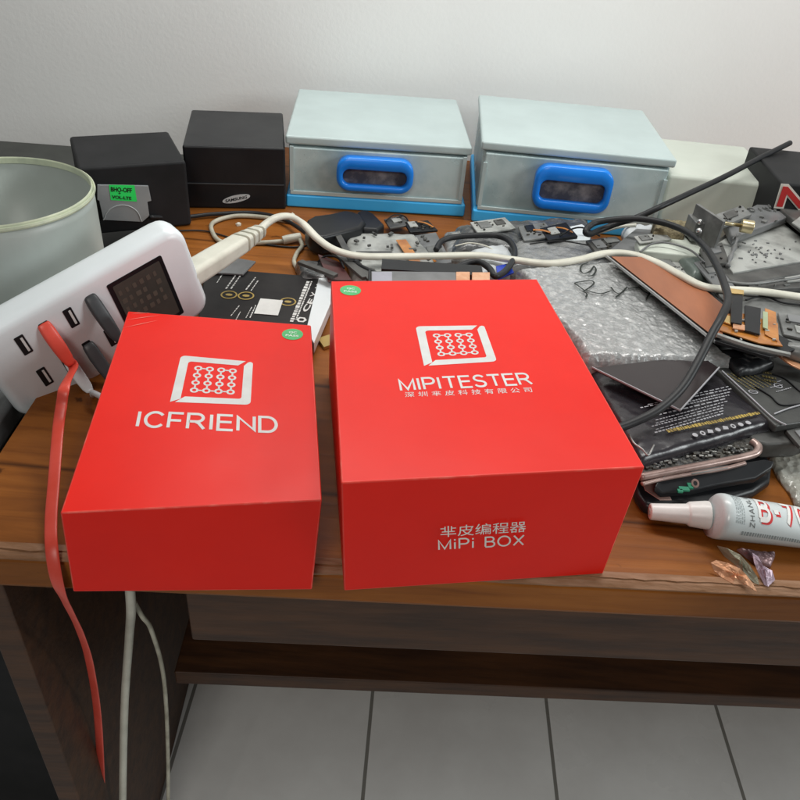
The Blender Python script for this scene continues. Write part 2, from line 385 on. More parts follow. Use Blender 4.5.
def ring(bm, c, X, Y, ri, n, off, th, seg=18):
    o1 = ellipse(c, X, Y, seg); i1 = ellipse(c, X*ri, Y*ri, seg)
    vs = [[bm.verts.new(p+n*z) for p in L] for L in (o1, i1) for z in (off, off+th)]
    ob, ot, ib, it = vs
    for i in range(seg):
        j = (i+1) % seg
        bm.faces.new((ot[i], ot[j], it[j], it[i])); bm.faces.new((ob[i], ob[j], ot[j], ot[i])); bm.faces.new((ib[i], ib[j], it[j], it[i])); bm.faces.new((ob[i], ob[j], ib[j], ib[i]))

UP = V((0, 0, 1))
# ------------------------------------------------------------ setting
dr = math.radians(3.3); DX = V((math.cos(dr), math.sin(dr), 0)); DY = V((-math.sin(dr), math.cos(dr), 0))
D0 = V((-.312, .344, 0))            # desk's front left corner on the top surface
bm = bmesh.new(); loops(bm, [[V((x, y, -.80)) for x, y in ((-4, -2), (4, -2), (4, 3), (-4, 3))], [V((x, y, -.75)) for x, y in ((-4, -2), (4, -2), (4, 3), (-4, 3))]])
obj('floor', bm, 'floor', kind='structure')
wc = D0+DX*.7+DY*.98+UP*.4
obj('wall', boxw(wc, DX, DY, UP, 4, .04, 1.15), 'wall', kind='structure')

desk = empty('wooden_desk', D0+V((.7, .4, -.75)), 'orange brown wooden workbench with a worn front edge under everything', 'desk')
def dp(x, y, z): return D0+DX*x+DY*y+UP*z
bm = bmesh.new()
prof = [(.002, -.036), (0, -.032), (0, -.008), (.0035, -.0025), (.011, 0), (.90, 0), (.90, -.036)]
loops(bm, [[dp(0, y, z) for y, z in prof], [dp(1.6, y, z) for y, z in prof]])
obj('tabletop', bm, 'wood', desk)
bm = bmesh.new()   # worn lipping along the front edge, a hair proud of the board
E1 = []; E2 = []
nx = 200
for i in range(nx+1):
    x = -.001+1.602*i/nx
    w = .0050+.0018*noise.noise(V((x*25, 0, 0)))+.0014*noise.noise(V((x*90, 3, 0)))
    E1.append([dp(x, -.0008, -.0042-.0010*noise.noise(V((x*40, 9, 0)))), dp(x, -.0008, -.0030), dp(x, .003, -.0004), dp(x, .0108, .0008), dp(x, w, .0009), dp(x, w, -.004), dp(x, .003, -.0062)])
loops(bm, E1); obj('worn_edge', bm, 'wood_worn', desk, smooth=False)
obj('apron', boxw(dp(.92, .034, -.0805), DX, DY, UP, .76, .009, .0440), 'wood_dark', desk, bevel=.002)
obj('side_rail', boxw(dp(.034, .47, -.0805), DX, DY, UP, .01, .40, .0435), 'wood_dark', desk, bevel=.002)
obj('added_side_panel', boxw(dp(.012, .46, -.3935), DX, DY, UP, .011, .44, .3565), 'wood_dark', desk, bevel=.002)  # dark board added so the space under the bench's left end stays dark
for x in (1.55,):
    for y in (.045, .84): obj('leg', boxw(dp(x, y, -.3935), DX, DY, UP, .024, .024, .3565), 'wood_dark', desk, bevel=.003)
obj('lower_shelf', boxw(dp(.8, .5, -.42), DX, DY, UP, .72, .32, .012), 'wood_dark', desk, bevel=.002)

sh = empty('side_cabinet', D0+V((-.4, .2, -.75)), 'dark grey flat top on an added cabinet body left of the wooden workbench', 'cabinet')
obj('tabletop', boxw(dp(-.36, .52, -.05), DX, DY, UP, .345, .42, .012), 'shelf', sh, bevel=.003)
obj('cabinet', boxw(dp(-.36, .56, -.4065), DX, DY, UP, .33, .38, .3435), 'blackmatt', sh, bevel=.003)  # dark body added to cover the bright floor at the lower left
tag(obj('power_strip', boxw(dp(-.075, .17, -.023), DX, DY, UP, .05, .11, .0145), 'greymid', bevel=.006, seg=3), 'dark grey slab on the cabinet at the left of the bench edge', 'power bank')

# ------------------------------------------------------------ red boxes
def carton(name, label, H, tops, bots):
    TBL, TBR, TFR, TFL = [at(x, y, H) for x, y in tops]
    BFL, BFR = [at(x, y, 0.0008) for x, y in bots]
    c = (BFL+BFR)/2+(TBL-TFL)*.5; c.z = 0
    t = empty(name, c, label, 'box', 'red product boxes')
    oL = BFL-TFL; oR = BFR-TFR
    BBL = TBL+V((0, 0, oL.z)); BBR = TBR+V((0, 0, oR.z))
    # 3 x 3 grid top so the lid bows very slightly
    bm = bmesh.new()
    n = 10
    def P(s, q, w):
        a = BFL.lerp(BFR, s).lerp(BBL.lerp(BBR, s), q); b = TFL.lerp(TFR, s).lerp(TBL.lerp(TBR, s), q)
        return a.lerp(b, w)
    loops(bm, [[P(0, 0, w), P(1, 0, w), P(1, 1, w), P(0, 1, w)] for w in (0, 1)])
    cb_ = obj('carton', bm, 'red', t, bevel=.0011, seg=3); cb_.data.materials.append(M['rededge']); cb_.modifiers['Bevel'].material = 1
    # flap joint: the lid's front flap stands a fraction proud
    top = lambda s, q: P(s, q, 1)
    return t, (TFL, TFR, TBR, TBL), P
def arc(cx, cy, rx, ry, a0, a1, n=5): return [(cx+rx*math.cos(math.radians(a0+(a1-a0)*i/n)), cy+ry*math.sin(math.radians(a0+(a1-a0)*i/n))) for i in range(n+1)]
def logo(t, quad, H):
    A, B, C, Dd = [at(x, y, H) for x, y in quad]
    f = lambda s, q: A.lerp(B, s).lerp(Dd.lerp(C, s), q)
    n = UP; bm = bmesh.new()
    r = .07
    p1 = arc(r, r, r, r, 180, 270)+[(.90, 0), (.80, .12)]+arc(.17, .17, .05, .05, 270, 180)+[(.12, .93), (0, 1.0)]
    p2 = [(.93, .03)]+arc(.96, .05, .04, .04, 270, 360, 3)+arc(1-r, 1-r, r, r, 0, 90)+[(.06, 1.0), (.17, .88)]+arc(.84, .84, .04, .04, 90, 0)+[(.88, .12)]
    for p in (p1, p2): flat_poly([f(*q) for q in p], n, .00012, .00004, bm)
    X = (f(1, .5)-f(0, .5)); Y = (f(.5, 1)-f(.5, 0))
    s0 = [.27+.155*i for i in range(4)]; q0 = [.26+.16*i for i in range(4)]
    for i, s in enumerate(s0):
        for j, q in enumerate(q0): ring(bm, f(s, q), X*.055, Y*.055, .5, n, .00012, .00004)
    def bar(a, b):
        d = (b-a).normalized(); w = d.cross(n)*X.length*.012
        a = a+d*X.length*.05; b = b-d*X.length*.05
        flat_poly([a-w, b-w, b+w, a+w], n, .00012, .00004, bm)
    for i in range(4):
        for j in range(3): bar(f(s0[i], q0[j]), f(s0[i], q0[j+1]))
    for j, i in ((0, 0), (0, 2), (3, 0), (3, 1), (3, 2)): bar(f(s0[i], q0[j]), f(s0[i+1], q0[j]))
    obj('emblem', bm, 'silver', t)
def sticker(t, c, w, hgt, H):
    C = at(*c, H); X = (at(c[0]+w, c[1]+w*.07, H)-C); Y = V((-X.y, X.x, 0))
    s = obj('sticker', flat_poly(ellipse(C, X, Y), UP, .0002, .0001), 'sticker', t)
    for k, (tx, a, hh) in enumerate((('QC', .38, .30), ('PASS', .62, .26))):
        b0 = C-X*a+Y*(.12 if k == 0 else -.42)
        lettering(tx, 'print', s, b0, b0+X*2*a, b0+Y*hh*1.2, 'stwhite', .0004, .00005, bold=.02)
def lid_text(t, s, p0, p1, pt, H, m='silver', bold=0, name='lettering', space=1.0):
    lettering(s, name, t, at(*p0, H), at(*p1, H), at(*pt, H), m, .00012, .00004, bold, space)

Hi = .0788
t, q, P1 = carton('product_box', 'smaller red cardboard box reading ICFRIEND beside the white USB charger', Hi, [(128, 311), (311, 325), (322, 500), (60, 513)], [(73, 592), (312, 590)])
logo(t, [(181, 355.5), (253, 362), (250.5, 405), (170, 402)], Hi)
stroke_lettering('ICFRIEND', 'lettering', t, at(135.5, 427.5, Hi), at(276, 433.5, Hi), at(139, 410.5, Hi), 'silver', .14)
sticker(t, (292.5, 334.5), 10.5, 6, Hi)
bm = bmesh.new()
for a, b in (((127, 320), (160, 315.5)), ((124, 328), (158, 320.5)), ((131, 313.8), (150, 313.2))):
    A_, B_ = at(*a, Hi), at(*b, Hi); w = (B_-A_).normalized().cross(UP)*.0004
    flat_poly([A_, (A_+B_)/2-w, B_, (A_+B_)/2+w], UP, .0003, .0001, bm)
obj('creases', bm, 'redcrease', t)

Hm = .1041
t, q, P2 = carton('product_box', 'larger red cardboard box reading MIPITESTER on its lid', Hm, [(331, 281), (537, 279), (645, 467), (341, 483)], [(344, 591), (603, 574)])
logo(t, [(415.5, 326.5), (484, 325.5), (497, 361.5), (424, 366)], Hm)
stroke_lettering('MIPITESTER', 'lettering', t, at(401.5, 391.5, Hm), at(532.5, 385, Hm), at(398.7, 378.5, Hm), 'silver', .14, .22)
lid_text(t, '深圳芈皮科技有限公司', (405, 397.4), (532.5, 392.2), (404.4, 392.3), Hm, name='small_lettering', space=1.6)
sticker(t, (350.5, 290.5), 10.5, 6, Hm)
n = (P2(1, 0, 0)-P2(0, 0, 0)).cross(P2(0, 0, 1)-P2(0, 0, 0)).normalized(); o = P2(0, 0, 0)
hp = lambda x, y: hit(x, y, o, n)
M['frontsilver'] = mat('front_print', (.80, .78, .74), .4)
lettering('芈皮编程器', 'front_lettering', t, hp(440.5, 537), hp(525.5, 531.5), hp(440.2, 526), 'frontsilver', .0003, .00005, 0)
stroke_lettering('MiPi BOX', 'front_lettering', t, hp(439, 550), hp(523, 545), hp(438.6, 539), 'frontsilver', .12, .26, .0003, .00005)

# ------------------------------------------------------------ USB charger
S = .83
TR = CAM+(V((-.2577, .7455, .0668))-CAM)*S
cu_ = V((.681, .677, .279)).normalized(); cn = V((.722, -.683, -.106)); cv = -cu_.cross(cn).normalized()
if cv.z > 0: cv = -cv
cn = cu_.cross(cv).normalized()
if cn.dot(CAM-TR) < 0: cn = -cn
def cp(a, b, d=0): return TR+cu_*(a*S)+cv*(b*S)+cn*d
ch = empty('usb_charger', cp(-.22, .12, -.015), 'white multi port USB charging station with a dark display standing behind the smaller red box', 'charger')
def rrect(a0, a1, b0, b1, r, d, k=6):
    pts = []
    for cx, cy, s in ((a1-r, b0+r, 270), (a1-r, b1-r, 0), (a0+r, b1-r, 90), (a0+r, b0+r, 180)):
        for i in range(k+1):
            an = math.radians(s+90*i/k); pts.append(cp(cx+r*math.cos(an), cy+r*math.sin(an), d))
    return pts
bm = bmesh.new()
a0, a1, b0, b1 = -.232, .011, -.002, .124
rs = []
for d, ins in ((-.033, .010), (-.031, .0045), (-.0265, .001), (-.022, 0), (-.009, 0), (-.005, .0008), (-.0018, .003), (0, .0075)):
    rs.append(rrect(a0+ins, a1-ins, b0+ins, b1-ins, .020-ins*.4, d))
loops(bm, rs); obj('housing', bm, 'white', ch, smooth=True)
def crect(a0, a1, b0, b1, d0, d1, r=.0015):
    bm = bmesh.new(); loops(bm, [rrect(a0, a1, b0, b1, r, d0, 3), rrect(a0, a1, b0, b1, r, d1, 3)]); return bm
dis = obj('display', crect(-.090, -.0235, .0165, .104, -.002, .0006, .002), 'black', ch)
obj('glass', crect(-.085, -.028, .0215, .099, .0003, .0009), 'lcd', dis)
bm = bmesh.new()
for r_ in range(4):
    for k in range(6):
        a = -.082+.0085*k; b = .030+.012*r_
        if random.random() < .85:
            w = random.uniform(.003, .006)
            loops(bm, [rrect(a, a+w, b, b+.0065, .0008, .00095, 2), rrect(a, a+w, b, b+.0065, .0008, .0011, 2)])
obj('digits', bm, 'lcdseg', dis, kind='stuff')
PA = [-.1896+.0266*i for i in range(4)]
for j in range(2):
    for i in range(4):
        a = PA[i]; b = .0296+.0498*j
        pt = obj('usb_port', crect(a-.0048, a+.0048, b-.0125, b+.0125, -.003, .0005, .001), 'metal' if False else 'black', ch)
        obj('tongue', crect(a+.0004, a+.0028, b-.0095, b+.0095, .0004, .0009, .0004), 'portin', pt)
# brand-free white embossed dots near the ports
def plug(name, label, a, b, m, L, w, hgt, pts=None, r=.0022, flat=1.0, lean=0, group='usb cables plugged into the charger'):
    base = cp(a, b, .0005)
    t = empty(name, base, label, 'cable', group)
    ax_ = (cn+cv*lean).normalized(); th_ = ax_.cross(cu_).normalized()
    if th_.dot(cv) < 0: th_ = -th_
    bm = bmesh.new(); rs = []
    for d, k in ((-.002, .92), (.003, .96), (L*.14, 1), (L*.3, 1), (L*.55, .97), (L*.8, .85), (L*.93, .62), (L, .42)):
        f = min(1, max(0, (d-.003)/(L*.3))); c = base+ax_*d if d > 0 else base+cn*d
        tv = (cv*(1-f)+th_*f); ww = w*(1-f)+hgt*.62*f
        ps = []
        for q in range(20):
            an = q*2*math.pi/20; sx = math.copysign(abs(math.cos(an))**.5, math.cos(an)); sy = math.copysign(abs(math.sin(an))**.5, math.sin(an))
            ps.append(c+cu_*(hgt*k*sx)+tv*(ww*k*sy))
        rs.append(ps)
    loops(bm, rs); obj('plug', bm, m, t, smooth=True)
    tip = base+ax_*L
    Pp = [tip-ax_*.004, tip+ax_*.003]+[at(*p) for p in pts]
    return t, Pp
ax_d = (cn+cv*1.25).normalized()
def ribbon(P, w, th, bm=None, n=10, wd=None):
    bm = bm or bmesh.new(); Q = catmull(P, n); rs = []
    for i, q in enumerate(Q):
        d = (Q[min(i+1, len(Q)-1)]-Q[max(i-1, 0)]).normalized(); toc = (CAM+V((0, 0, .1))-q).normalized()
        a = d.cross(wd or toc).normalized(); b = a.cross(d).normalized()
        rs.append([q+a*w+b*th, q+a*w*.92+b*th*1.4, q-a*w*.92+b*th*1.4, q-a*w+b*th, q-a*w-b*th, q+a*w-b*th])
    loops(bm, rs); return bm
t, Pp = plug('usb_cable', 'red flat USB cable hanging from the charger over the bench edge', PA[1], .0270, 'redcable', .036, .0098, .0062, [(65, 385, .055), (61.5, 405, .045), (58, 430, .032), (54, 480, .020), (51, 520, .012), (52, 552, .004), (58, 585, -.02), (68, 607, -.06), (80, 632, -.12), (90, 665, -.2), (98, 720, -.33), (102, 800, -.5), (104, 860, -.62)], lean=1.7)
obj('cord', tubem(Pp, .0046, 16, .26, up=V((0, -.6, .8))), 'redcable', t, smooth=True)
t, Pp = plug('usb_cable', 'dark grey USB plug in the top row beside the display', PA[3], .026, 'greydark', .040, .0098, .0062, [(128, 325, .085), (140, 330, .07), (150, 336, .03)], lean=1.25)
Pp = Pp[:2]+[Pp[1]+ax_d*.012, Pp[1]+ax_d*.03+V((0, 0, -.01)), Pp[1]+ax_d*.045+V((.01, 0, -.03))]
obj('cord', tubem(Pp, .0024), 'greydark', t, smooth=True)
t, Pp = plug('usb_cable', 'dark grey USB plug in the bottom row half hidden by the red box', PA[2]+.001, .079, 'greydark', .036, .0096, .006, [(115, 380, .04)], lean=1.25)
Pp = Pp[:2]+[Pp[1]+ax_d*.010, Pp[1]+ax_d*.02+V((.006, .01, -.01))]
obj('cord', tubem(Pp, .0024), 'greydark', t, smooth=True)
t, Pp = plug('usb_cable', 'white USB plug with a white cord behind the red cable', PA[1]+.002, .084, 'white', .030, .0088, .0055, [(94, 393, .014), (112, 404, .010)], lean=1.25)
Pp = Pp+[at(132, 425, .006)]
obj('cord', tubem(Pp, lambda s: .0038-.0012*min(1, s*3)), 'white', t, smooth=True)

# power cord: moulded plug with ribs, then the thick cream cable across the bench
pc = empty('power_cable', at(225, 252, .0), 'thick cream power cord arching out of the charger and running across the clutter', 'cable')
A_ = at(186, 277, .07); B_ = at(262, 229.5, .062)
dd = (B_-A_).normalized(); sd = dd.cross(UP).normalized(); uu = sd.cross(dd)
def sect(c, w, hh, k=5):
    ps = []
    for sx, sy, s in ((1, 1, 0), (-1, 1, 90), (-1, -1, 180), (1, -1, 270)):
        for i in range(k):
            an = math.radians(s+90*i/(k-1)); r = min(w, hh)*.55
            ps.append(c+sd*(sx*(w-r)+r*math.cos(an))+uu*(sy*(hh-r)+r*math.sin(an)))
    return ps
Lp = (B_-A_).length; rs = []
for s, w, hh in ((0, .0125, .010), (.35, .0122, .0098), (.62, .0112, .009)): rs.append(sect(A_+dd*Lp*s, w, hh))
for k in range(4):
    s = .65+.085*k; w = .0112-.0011*k; hh = .009-.0008*k
    for ds, f in ((0, 1), (.022, 1), (.026, .66), (.046, .66), (.05, 1)): rs.append(sect(A_+dd*Lp*(s+ds), w*f, hh*f))
rs.append(sect(B_, .0055, .0045))
bm = bmesh.new(); loops(bm, rs); obj('strain_relief', bm, 'cream', pc, smooth=False, bevel=.0004)
pts = [(258, 232, .062), (266, 224, .066), (277, 217.5, .07), (290, 216.5, .066), (303, 224, .055), (318, 239, .045), (335, 250, .04), (360, 256, .036), (400, 256.5, .034), (440, 256, .038), (480, 255.5, .042), (515, 260, .046), (548, 263.5, .05), (578, 260, .052), (605, 253.5, .054), (630, 254, .058), (655, 262, .062), (680, 275, .066), (702, 286, .068), (725, 289.5, .068), (760, 291.5, .066), (800, 297, .064), (850, 304, .06)]
obj('cord', tubem([at(*p) for p in pts], .0052, 14, .72), 'cream', pc, smooth=True)

# ------------------------------------------------------------ frosted jar at the left
jc = at(-8, 188, .135); jr = (at(93, 190, .135)-jc).length
jz0 = -.037
jar = empty('plastic_jar', V((jc.x, jc.y, jz0)), 'large translucent grey jar with a pale yellow rim left of the charger', 'jar')
def lathe(prof, c, n=96, cap=False):
    bm = bmesh.new(); vs = [[bm.verts.new((c.x+r*math.cos(2*math.pi*i/n), c.y+r*math.sin(2*math.pi*i/n), z)) for i in range(n)] for r, z in prof]
    for a, b in zip(vs, vs[1:]):
        for i in range(n): bm.faces.new((a[i], a[(i+1) % n], b[(i+1) % n], b[i]))
    return bm, vs
bm, vs = lathe([(.002, jz0+.006), (jr*.90, jz0+.006), (jr*.965, jz0+.02), (jr*.968, .13), (jr*.985, .13), (jr*.985, .12), (jr*.985, .02), (jr*.96, jz0+.004), (jr*.90, jz0), (.002, jz0)], jc)
bm.faces.new(vs[0]); bm.faces.new(vs[-1])
obj('body', bm, 'jar', jar, smooth=True)
def rimw(k): return jr*k
bm, vs = lathe([(jr*.955, .128), (jr*.958, .1335), (jr*.968, .1345), (jr*.976, .1335), (jr*.981, .1315), (jr*.990, .1325), (jr*1.0, .1325), (jr*1.006, .1305), (jr*1.0, .1290), (jr*.986, .1290), (jr*.955, .128)], jc)
obj('rim', bm, 'jarrim', jar, smooth=False)

# ------------------------------------------------------------ back row
def standing(name, label, cat, pa, pb, H, D, z=0, group=None):
    A, B = at(*pa, z), at(*pb, z); X = (B-A).normalized(); Y = UP.cross(X)
    t = empty(name, (A+B)/2+Y*D/2, label, cat, group)
    W = (B-A).length
    return t, A, X, Y, W, (lambda x, y, zz: A+X*x+Y*y+UP*zz)
# grey scanner-like holder with green label
t, A, X, Y, W, L = standing('label_holder', 'black holder with a clear tab carrying a bright green label behind the charger', 'holder', (90, 236), (192, 226), .075, .12)
obj('case', boxw(L(W/2, .06, .043), X, Y, UP, W/2, .06, .0425), 'blackmatt', t, bevel=.004)
fo, fn = L(0, -.001, 0), -Y
fp = lambda x, y, e=0: hit(x, y, fo, fn)+fn*e
tab = obj('clear_tab', flat_poly([fp(*p) for p in ((97, 184), (148, 185), (151, 200), (147, 201), (149, 215), (142, 221), (103, 219), (99, 200), (97, 199))], fn, .0002, .003), 'tabplastic', t, bevel=.0005)
bm = bmesh.new()
cA = [fp(x, y, .0035) for x, y in [(103, 219)]+[(122-18*math.cos(math.radians(a)), 219.5-15.5*math.sin(math.radians(a))) for a in range(10, 171, 16)]+[(141, 220.5)]]
obj('thumb_notch', tubem(cA, .0007, 6, 1, n=3), 'tabedge', tab, smooth=True)
lb = obj('green_label', flat_poly([fp(*p) for p in ((108.5, 183.8), (134, 184.3), (136.5, 200.5), (110.5, 199))], fn, .0033, .0004), 'green', t)
for s, a, b, c in (('BHO-OFF', (110.5, 190.3), (131.5, 191.6), (110.3, 185.6)), ('+', (118, 193), (120.3, 193.2), (118, 191)), ('VOL-LTE', (111.5, 197.2), (131, 198.8), (111.4, 194))):
    lettering(s, 'lettering', lb, fp(*a), fp(*b), fp(*c), 'ink', .0039, .0002, .03)
# black box with oval badge
t, A, X, Y, W, L = standing('black_box', 'black box with a silver oval SAMSUNG badge left of the blue drawers', 'box', (188, 208), (286, 209.5), .085, .16)
obj('carton', boxw(L(W/2, .08, .0425), X, Y, UP, W/2, .08, .0425), 'black', t, bevel=.003, seg=3)
obj('lid_edge', boxw(L(W/2, -.0006, .035), X, Y, UP, W/2-.002, .0012, .0006), 'greydark', t)
fo, fn = L(0, 0, 0), -Y; fp2 = lambda x, y: hit(x, y, fo, fn)
c = fp2(236.3, 198.6); ex = (fp2(250, 194.6)-c)*1.0; ey = UP*.0052
ex = ex-UP*ex.dot(UP)*.3
bd = obj('badge', flat_poly(ellipse(c, ex, ey, 40), fn, .0003, .0005), 'logo', t)
lettering('SAMSUNG', 'lettering', bd, c-ex*.78-UP*.0022, c+ex*.78-UP*.0022, c-ex*.78+UP*.0020, 'black', .001, .0002, .02)

# blue drawers
def drawer(label, pa, pb, hc, H=.098):
    t, A, X, Y, W, L = standing('storage_drawer', label, 'drawer unit', pa, pb, H, .24, group='blue and frosted plastic drawers at the back')
    def rb(x0, x1, y0, y1, z0, z1): return boxw(L((x0+x1)/2, (y0+y1)/2, (z0+z1)/2), X, Y, UP, (x1-x0)/2, (y1-y0)/2, (z1-z0)/2)
    obj('base', rb(0, W, 0, .24, .0005, .0185), 'blue', t, bevel=.003, seg=3)
    obj('shell', rb(.004, W-.004, .012, .236, .0187, H-.012), 'frost', t, bevel=.003)
    obj('cover', rb(0, W, .004, .24, H-.0115, H), 'frostlip', t, bevel=.003, seg=3)
    obj('front_panel', rb(.007, W-.007, .003, .0115, .0200, H-.0145), 'frost', t, bevel=.002)
    bm = rb(.006, W-.006, .0005, .0028, .0190, .0245); obj('lower_lip', bm, 'frostlip', t, bevel=.0008)
    for x in (.006, W-.011): obj('side_lip', boxw(L(x+.0025, .0018, .055), X, Y, UP, .0025, .0012, .030), 'frostlip', t)
    # handle: rounded frame standing proud round a dark slot
    fo, fn = L(0, -.004, 0), -Y
    C = hit(hc[0], hc[1], fo, fn); hw, hh = hc[2], hc[3]
    def rr(w, h_, r, dpt, dz=0):
        ps = []
        for sx, sy, s in ((1, 1, 0), (-1, 1, 90), (-1, -1, 180), (1, -1, 270)):
            for i in range(7):
                an = math.radians(s+15*i); ps.append(C+X*(sx*(w-r)+r*math.cos(an))+UP*(sy*(h_-r)+r*math.sin(an)+dz)+fn*dpt)
        return ps
    bm = bmesh.new(); bw = .0085; sh_ = hh*.46; sz = -.0035
    L4 = [rr(hw, hh, .018, -.004), rr(hw, hh, .018, .008), rr(hw-.002, hh-.002, .016, .010), rr(hw-bw+.002, sh_+.002, .010, .010, sz), rr(hw-bw, sh_, .009, .008, sz), rr(hw-bw, sh_, .009, -.004, sz)]
    vs = loops(bm, L4, cap=False)
    n_ = len(vs[0])
    for i in range(n_): bm.faces.new((vs[-1][i], vs[-1][(i+1) % n_], vs[0][(i+1) % n_], vs[0][i]))
    hd = obj('handle', bm, 'handle', t, smooth=True)
    bm = bmesh.new(); loops(bm, [rr(hw-bw+.0005, sh_+.0005, .009, -.0025, sz), rr(hw-bw+.0005, sh_+.0005, .009, .0003, sz)])
    obj('slot', bm, 'inner', hd)
drawer('left blue drawer with frosted front beside the black box', (286, 207), (464, 217.5), (375, 174, .052, .023))
drawer('right blue drawer with frosted front beside the ivory case', (471, 222), (655, 240), (572, 188, .052, .030), .112)

# ivory case at the back right
t, A, X, Y, W, L = standing('ivory_case', 'ivory plastic case standing between the right drawer and the black box', 'case', (662, 236), (758, 246), .09, .2)
bm = bmesh.new()
loops(bm, [[L(-.012, 0, 0), L(W-.02, 0, 0), L(W-.02, .18, 0), L(-.012, .18, 0)], [L(-.012, .012, .085), L(W+.005, .012, .085), L(W+.005, .18, .085), L(-.012, .18, .085)]])
obj('shell', bm, 'ivory', t, bevel=.006, seg=4)
obj('latch', boxw(L(.05, -.0002, .02), X, Y, UP, .014, .003, .008), 'ivory', t, bevel=.001)
# black box with red letter
t, A, X, Y, W, L = standing('black_box', 'black box with a red white-edged letter N at the far right', 'box', (752, 262), (880, 276), .12, .15)
obj('carton', boxw(L(W/2, .075, .055), X, Y, UP, W/2, .075, .055), 'blackmatt', t, bevel=.003)
fo, fn = L(0, 0, 0), -Y; fp3 = lambda x, y: hit(x, y, fo, fn)
lettering('N', 'letter_outline', t, fp3(773.5, 208), fp3(806, 210.5), fp3(781, 183.5), 'letteredge', .0003, .0006, .07)
lettering('N', 'letter', t, fp3(776, 206), fp3(803.5, 208.5), fp3(782.8, 186), 'letterred', .0012, .0005, .03)

# ------------------------------------------------------------ left clutter
def slab(name, pts, z1, z0, m, label=None, cat=None, group=None, parent=None, bevel=.0008):
    o = obj(name, prism(pxpoly(pts, z1), z0=z0), m, parent, bevel=bevel)
    if parent is None and label: tag(o, label, cat, group)
    return o
# battery pack
zb = .016
bt = empty('battery_pack', at(265, 310, 0), 'black battery with white printing and a white edge strip between charger and boxes', 'battery')
slab('cell', [(205, 267), (318, 276), (335, 287), (300, 380), (190, 372)], zb, 0.0005, 'packblack', parent=bt, bevel=.002)
slab('edge_strip', [(319, 276.5), (337, 279), (338, 286), (314, 343), (306, 330)], zb+.0008, zb-.012, 'white', parent=bt, bevel=.0006)
def bl(x, y): return at(x, y, zb)
def dashes(bm, p, q, wpx, n, z, hgt=1.6, fill=.7):
    """a line of tiny print too small to read"""
    P, Q = at(*p, z), at(*q, z); d = (Q-P).normalized(); w = d.cross(UP)*wpx/2
    x = 0; Lt = (Q-P).length; u = Lt/n
    while x < Lt-u*.4:
        l = u*random.uniform(.4, 1.0)
        a = P+d*x; b = P+d*min(Lt, x+l); k = random.uniform(.65, 1)
        flat_poly([a-w*k, b-w*k, b+w*k, a+w*k], UP, .0003, .0002, bm); x += l+u*.28
bm = bmesh.new()
for (p, q_, w) in (((316, 277.5), (291, 319), .006),): pass
for p, q_, w, n_ in (((231, 289), (241, 275), .0018, 6), ((226, 289), (236, 275), .0018, 6), ((246, 290), (256, 277), .0018, 6), ((251, 291), (258, 281), .0014, 5), ((217, 283), (224, 272), .001, 5), ((231, 316), (240, 305), .001, 5), ((250, 318), (256, 305), .0012, 6), ((246, 318), (252, 307), .001, 5), ((236, 320), (241, 311), .001, 5)):
    dashes(bm, p, q_, w, n_, zb)
obj('small_print', bm, 'whiteprint', bt, kind='stuff')
bm = bmesh.new(); dashes(bm, (291.5, 322), (308.5, 281), .0045, 16, zb); dashes(bm, (296, 320), (312, 281), .0018, 20, zb); obj('warning_print', bm, 'whiteprint', bt, kind='stuff')
lettering('CE', 'lettering', bt, bl(307, 312.5), bl(315, 300), bl(301.5, 311), 'whiteprint', .0003, .0002, .03)
bm = bmesh.new()
c = bl(301.5, 320); r_ = .0055; ring(bm, c, V((r_, 0, 0)), V((0, r_, 0)), .55, UP, .0003, .0002, 6)
for p in ((314, 295), (319, 287)):
    c = bl(*p); 
    for a in (.8, 2.2):
        d = V((math.cos(a), math.sin(a), 0)); w = d.cross(UP)*.0007; flat_poly([c-d*.0055-w, c+d*.0055-w, c+d*.0055+w, c-d*.0055+w], UP, .0003+.0002*(a > 1), .0002, bm)
obj('symbols', bm, 'whiteprint', bt, kind='stuff')
for p in ((229, 295), (246, 296), (288, 302)):
    bm = bmesh.new(); c = bl(*p); r_ = .0088; ring(bm, c, V((r_, 0, 0)), V((0, r_, 0)), .82, UP, .0003, .0002, 24); flat_poly(ellipse(c, V((.004, 0, 0)), V((0, .0025, 0)), 8), UP, .0003, .0002, bm); obj('round_mark', bm, 'amberprint', bt)
obj('blank_label', flat_poly([bl(*p) for p in ((260.5, 299), (283, 301), (278, 316), (254, 314))], UP, .0006, .0002), 'whiteprint', bt)
# small dark card under the power cord
cd = slab('memory_card', [(188, 264), (222, 255), (256, 261), (243, 274), (205, 272)], .019, .0165, 'greymid', 'small dark blue grey circuit card just behind the black battery', 'card')
# yellow-black strip between boxes
slab('flex_strip', [(318, 338), (334, 333), (336, 343), (324, 347)], .004, .0005, 'amberprint', 'small yellow strip on the bench between the two red boxes', 'strip', bevel=0)
# black wire and earphone cables
cable('black_wire', [(150, 217, .02), (185, 217, .006), (215, 214, .005), (255, 213, .005), (285, 220, .008), (310, 236, .014), (335, 252, .024), (360, 266, .03), (385, 278, .03), (402, 290, .02)], .0027, 'cableblack', 'thin black wire running from the holder past the earphone cord', 'wire')
cable('thin_wire', [(175, 231, .002), (205, 231, .0018), (240, 240, .0015), (290, 247, .0015), (320, 243, .0015)], .001, 'cableblack', 'very thin dark wire on the bare bench behind the cream cord', 'wire')
e_ = empty('earphone_cable', at(250, 225, 0), 'aged cream earphone cord coiled on the bench behind the power cord', 'cable')
obj('cord', tubem([at(*p) for p in [(292, 222, .003), (262, 217, .0035), (235, 216, .0035), (214, 222, .0035), (212, 231, .0035), (222, 242, .0035), (250, 243, .0035), (285, 241, .0035), (296, 238, .005)]], .0028), 'offwhite', e_, smooth=True)
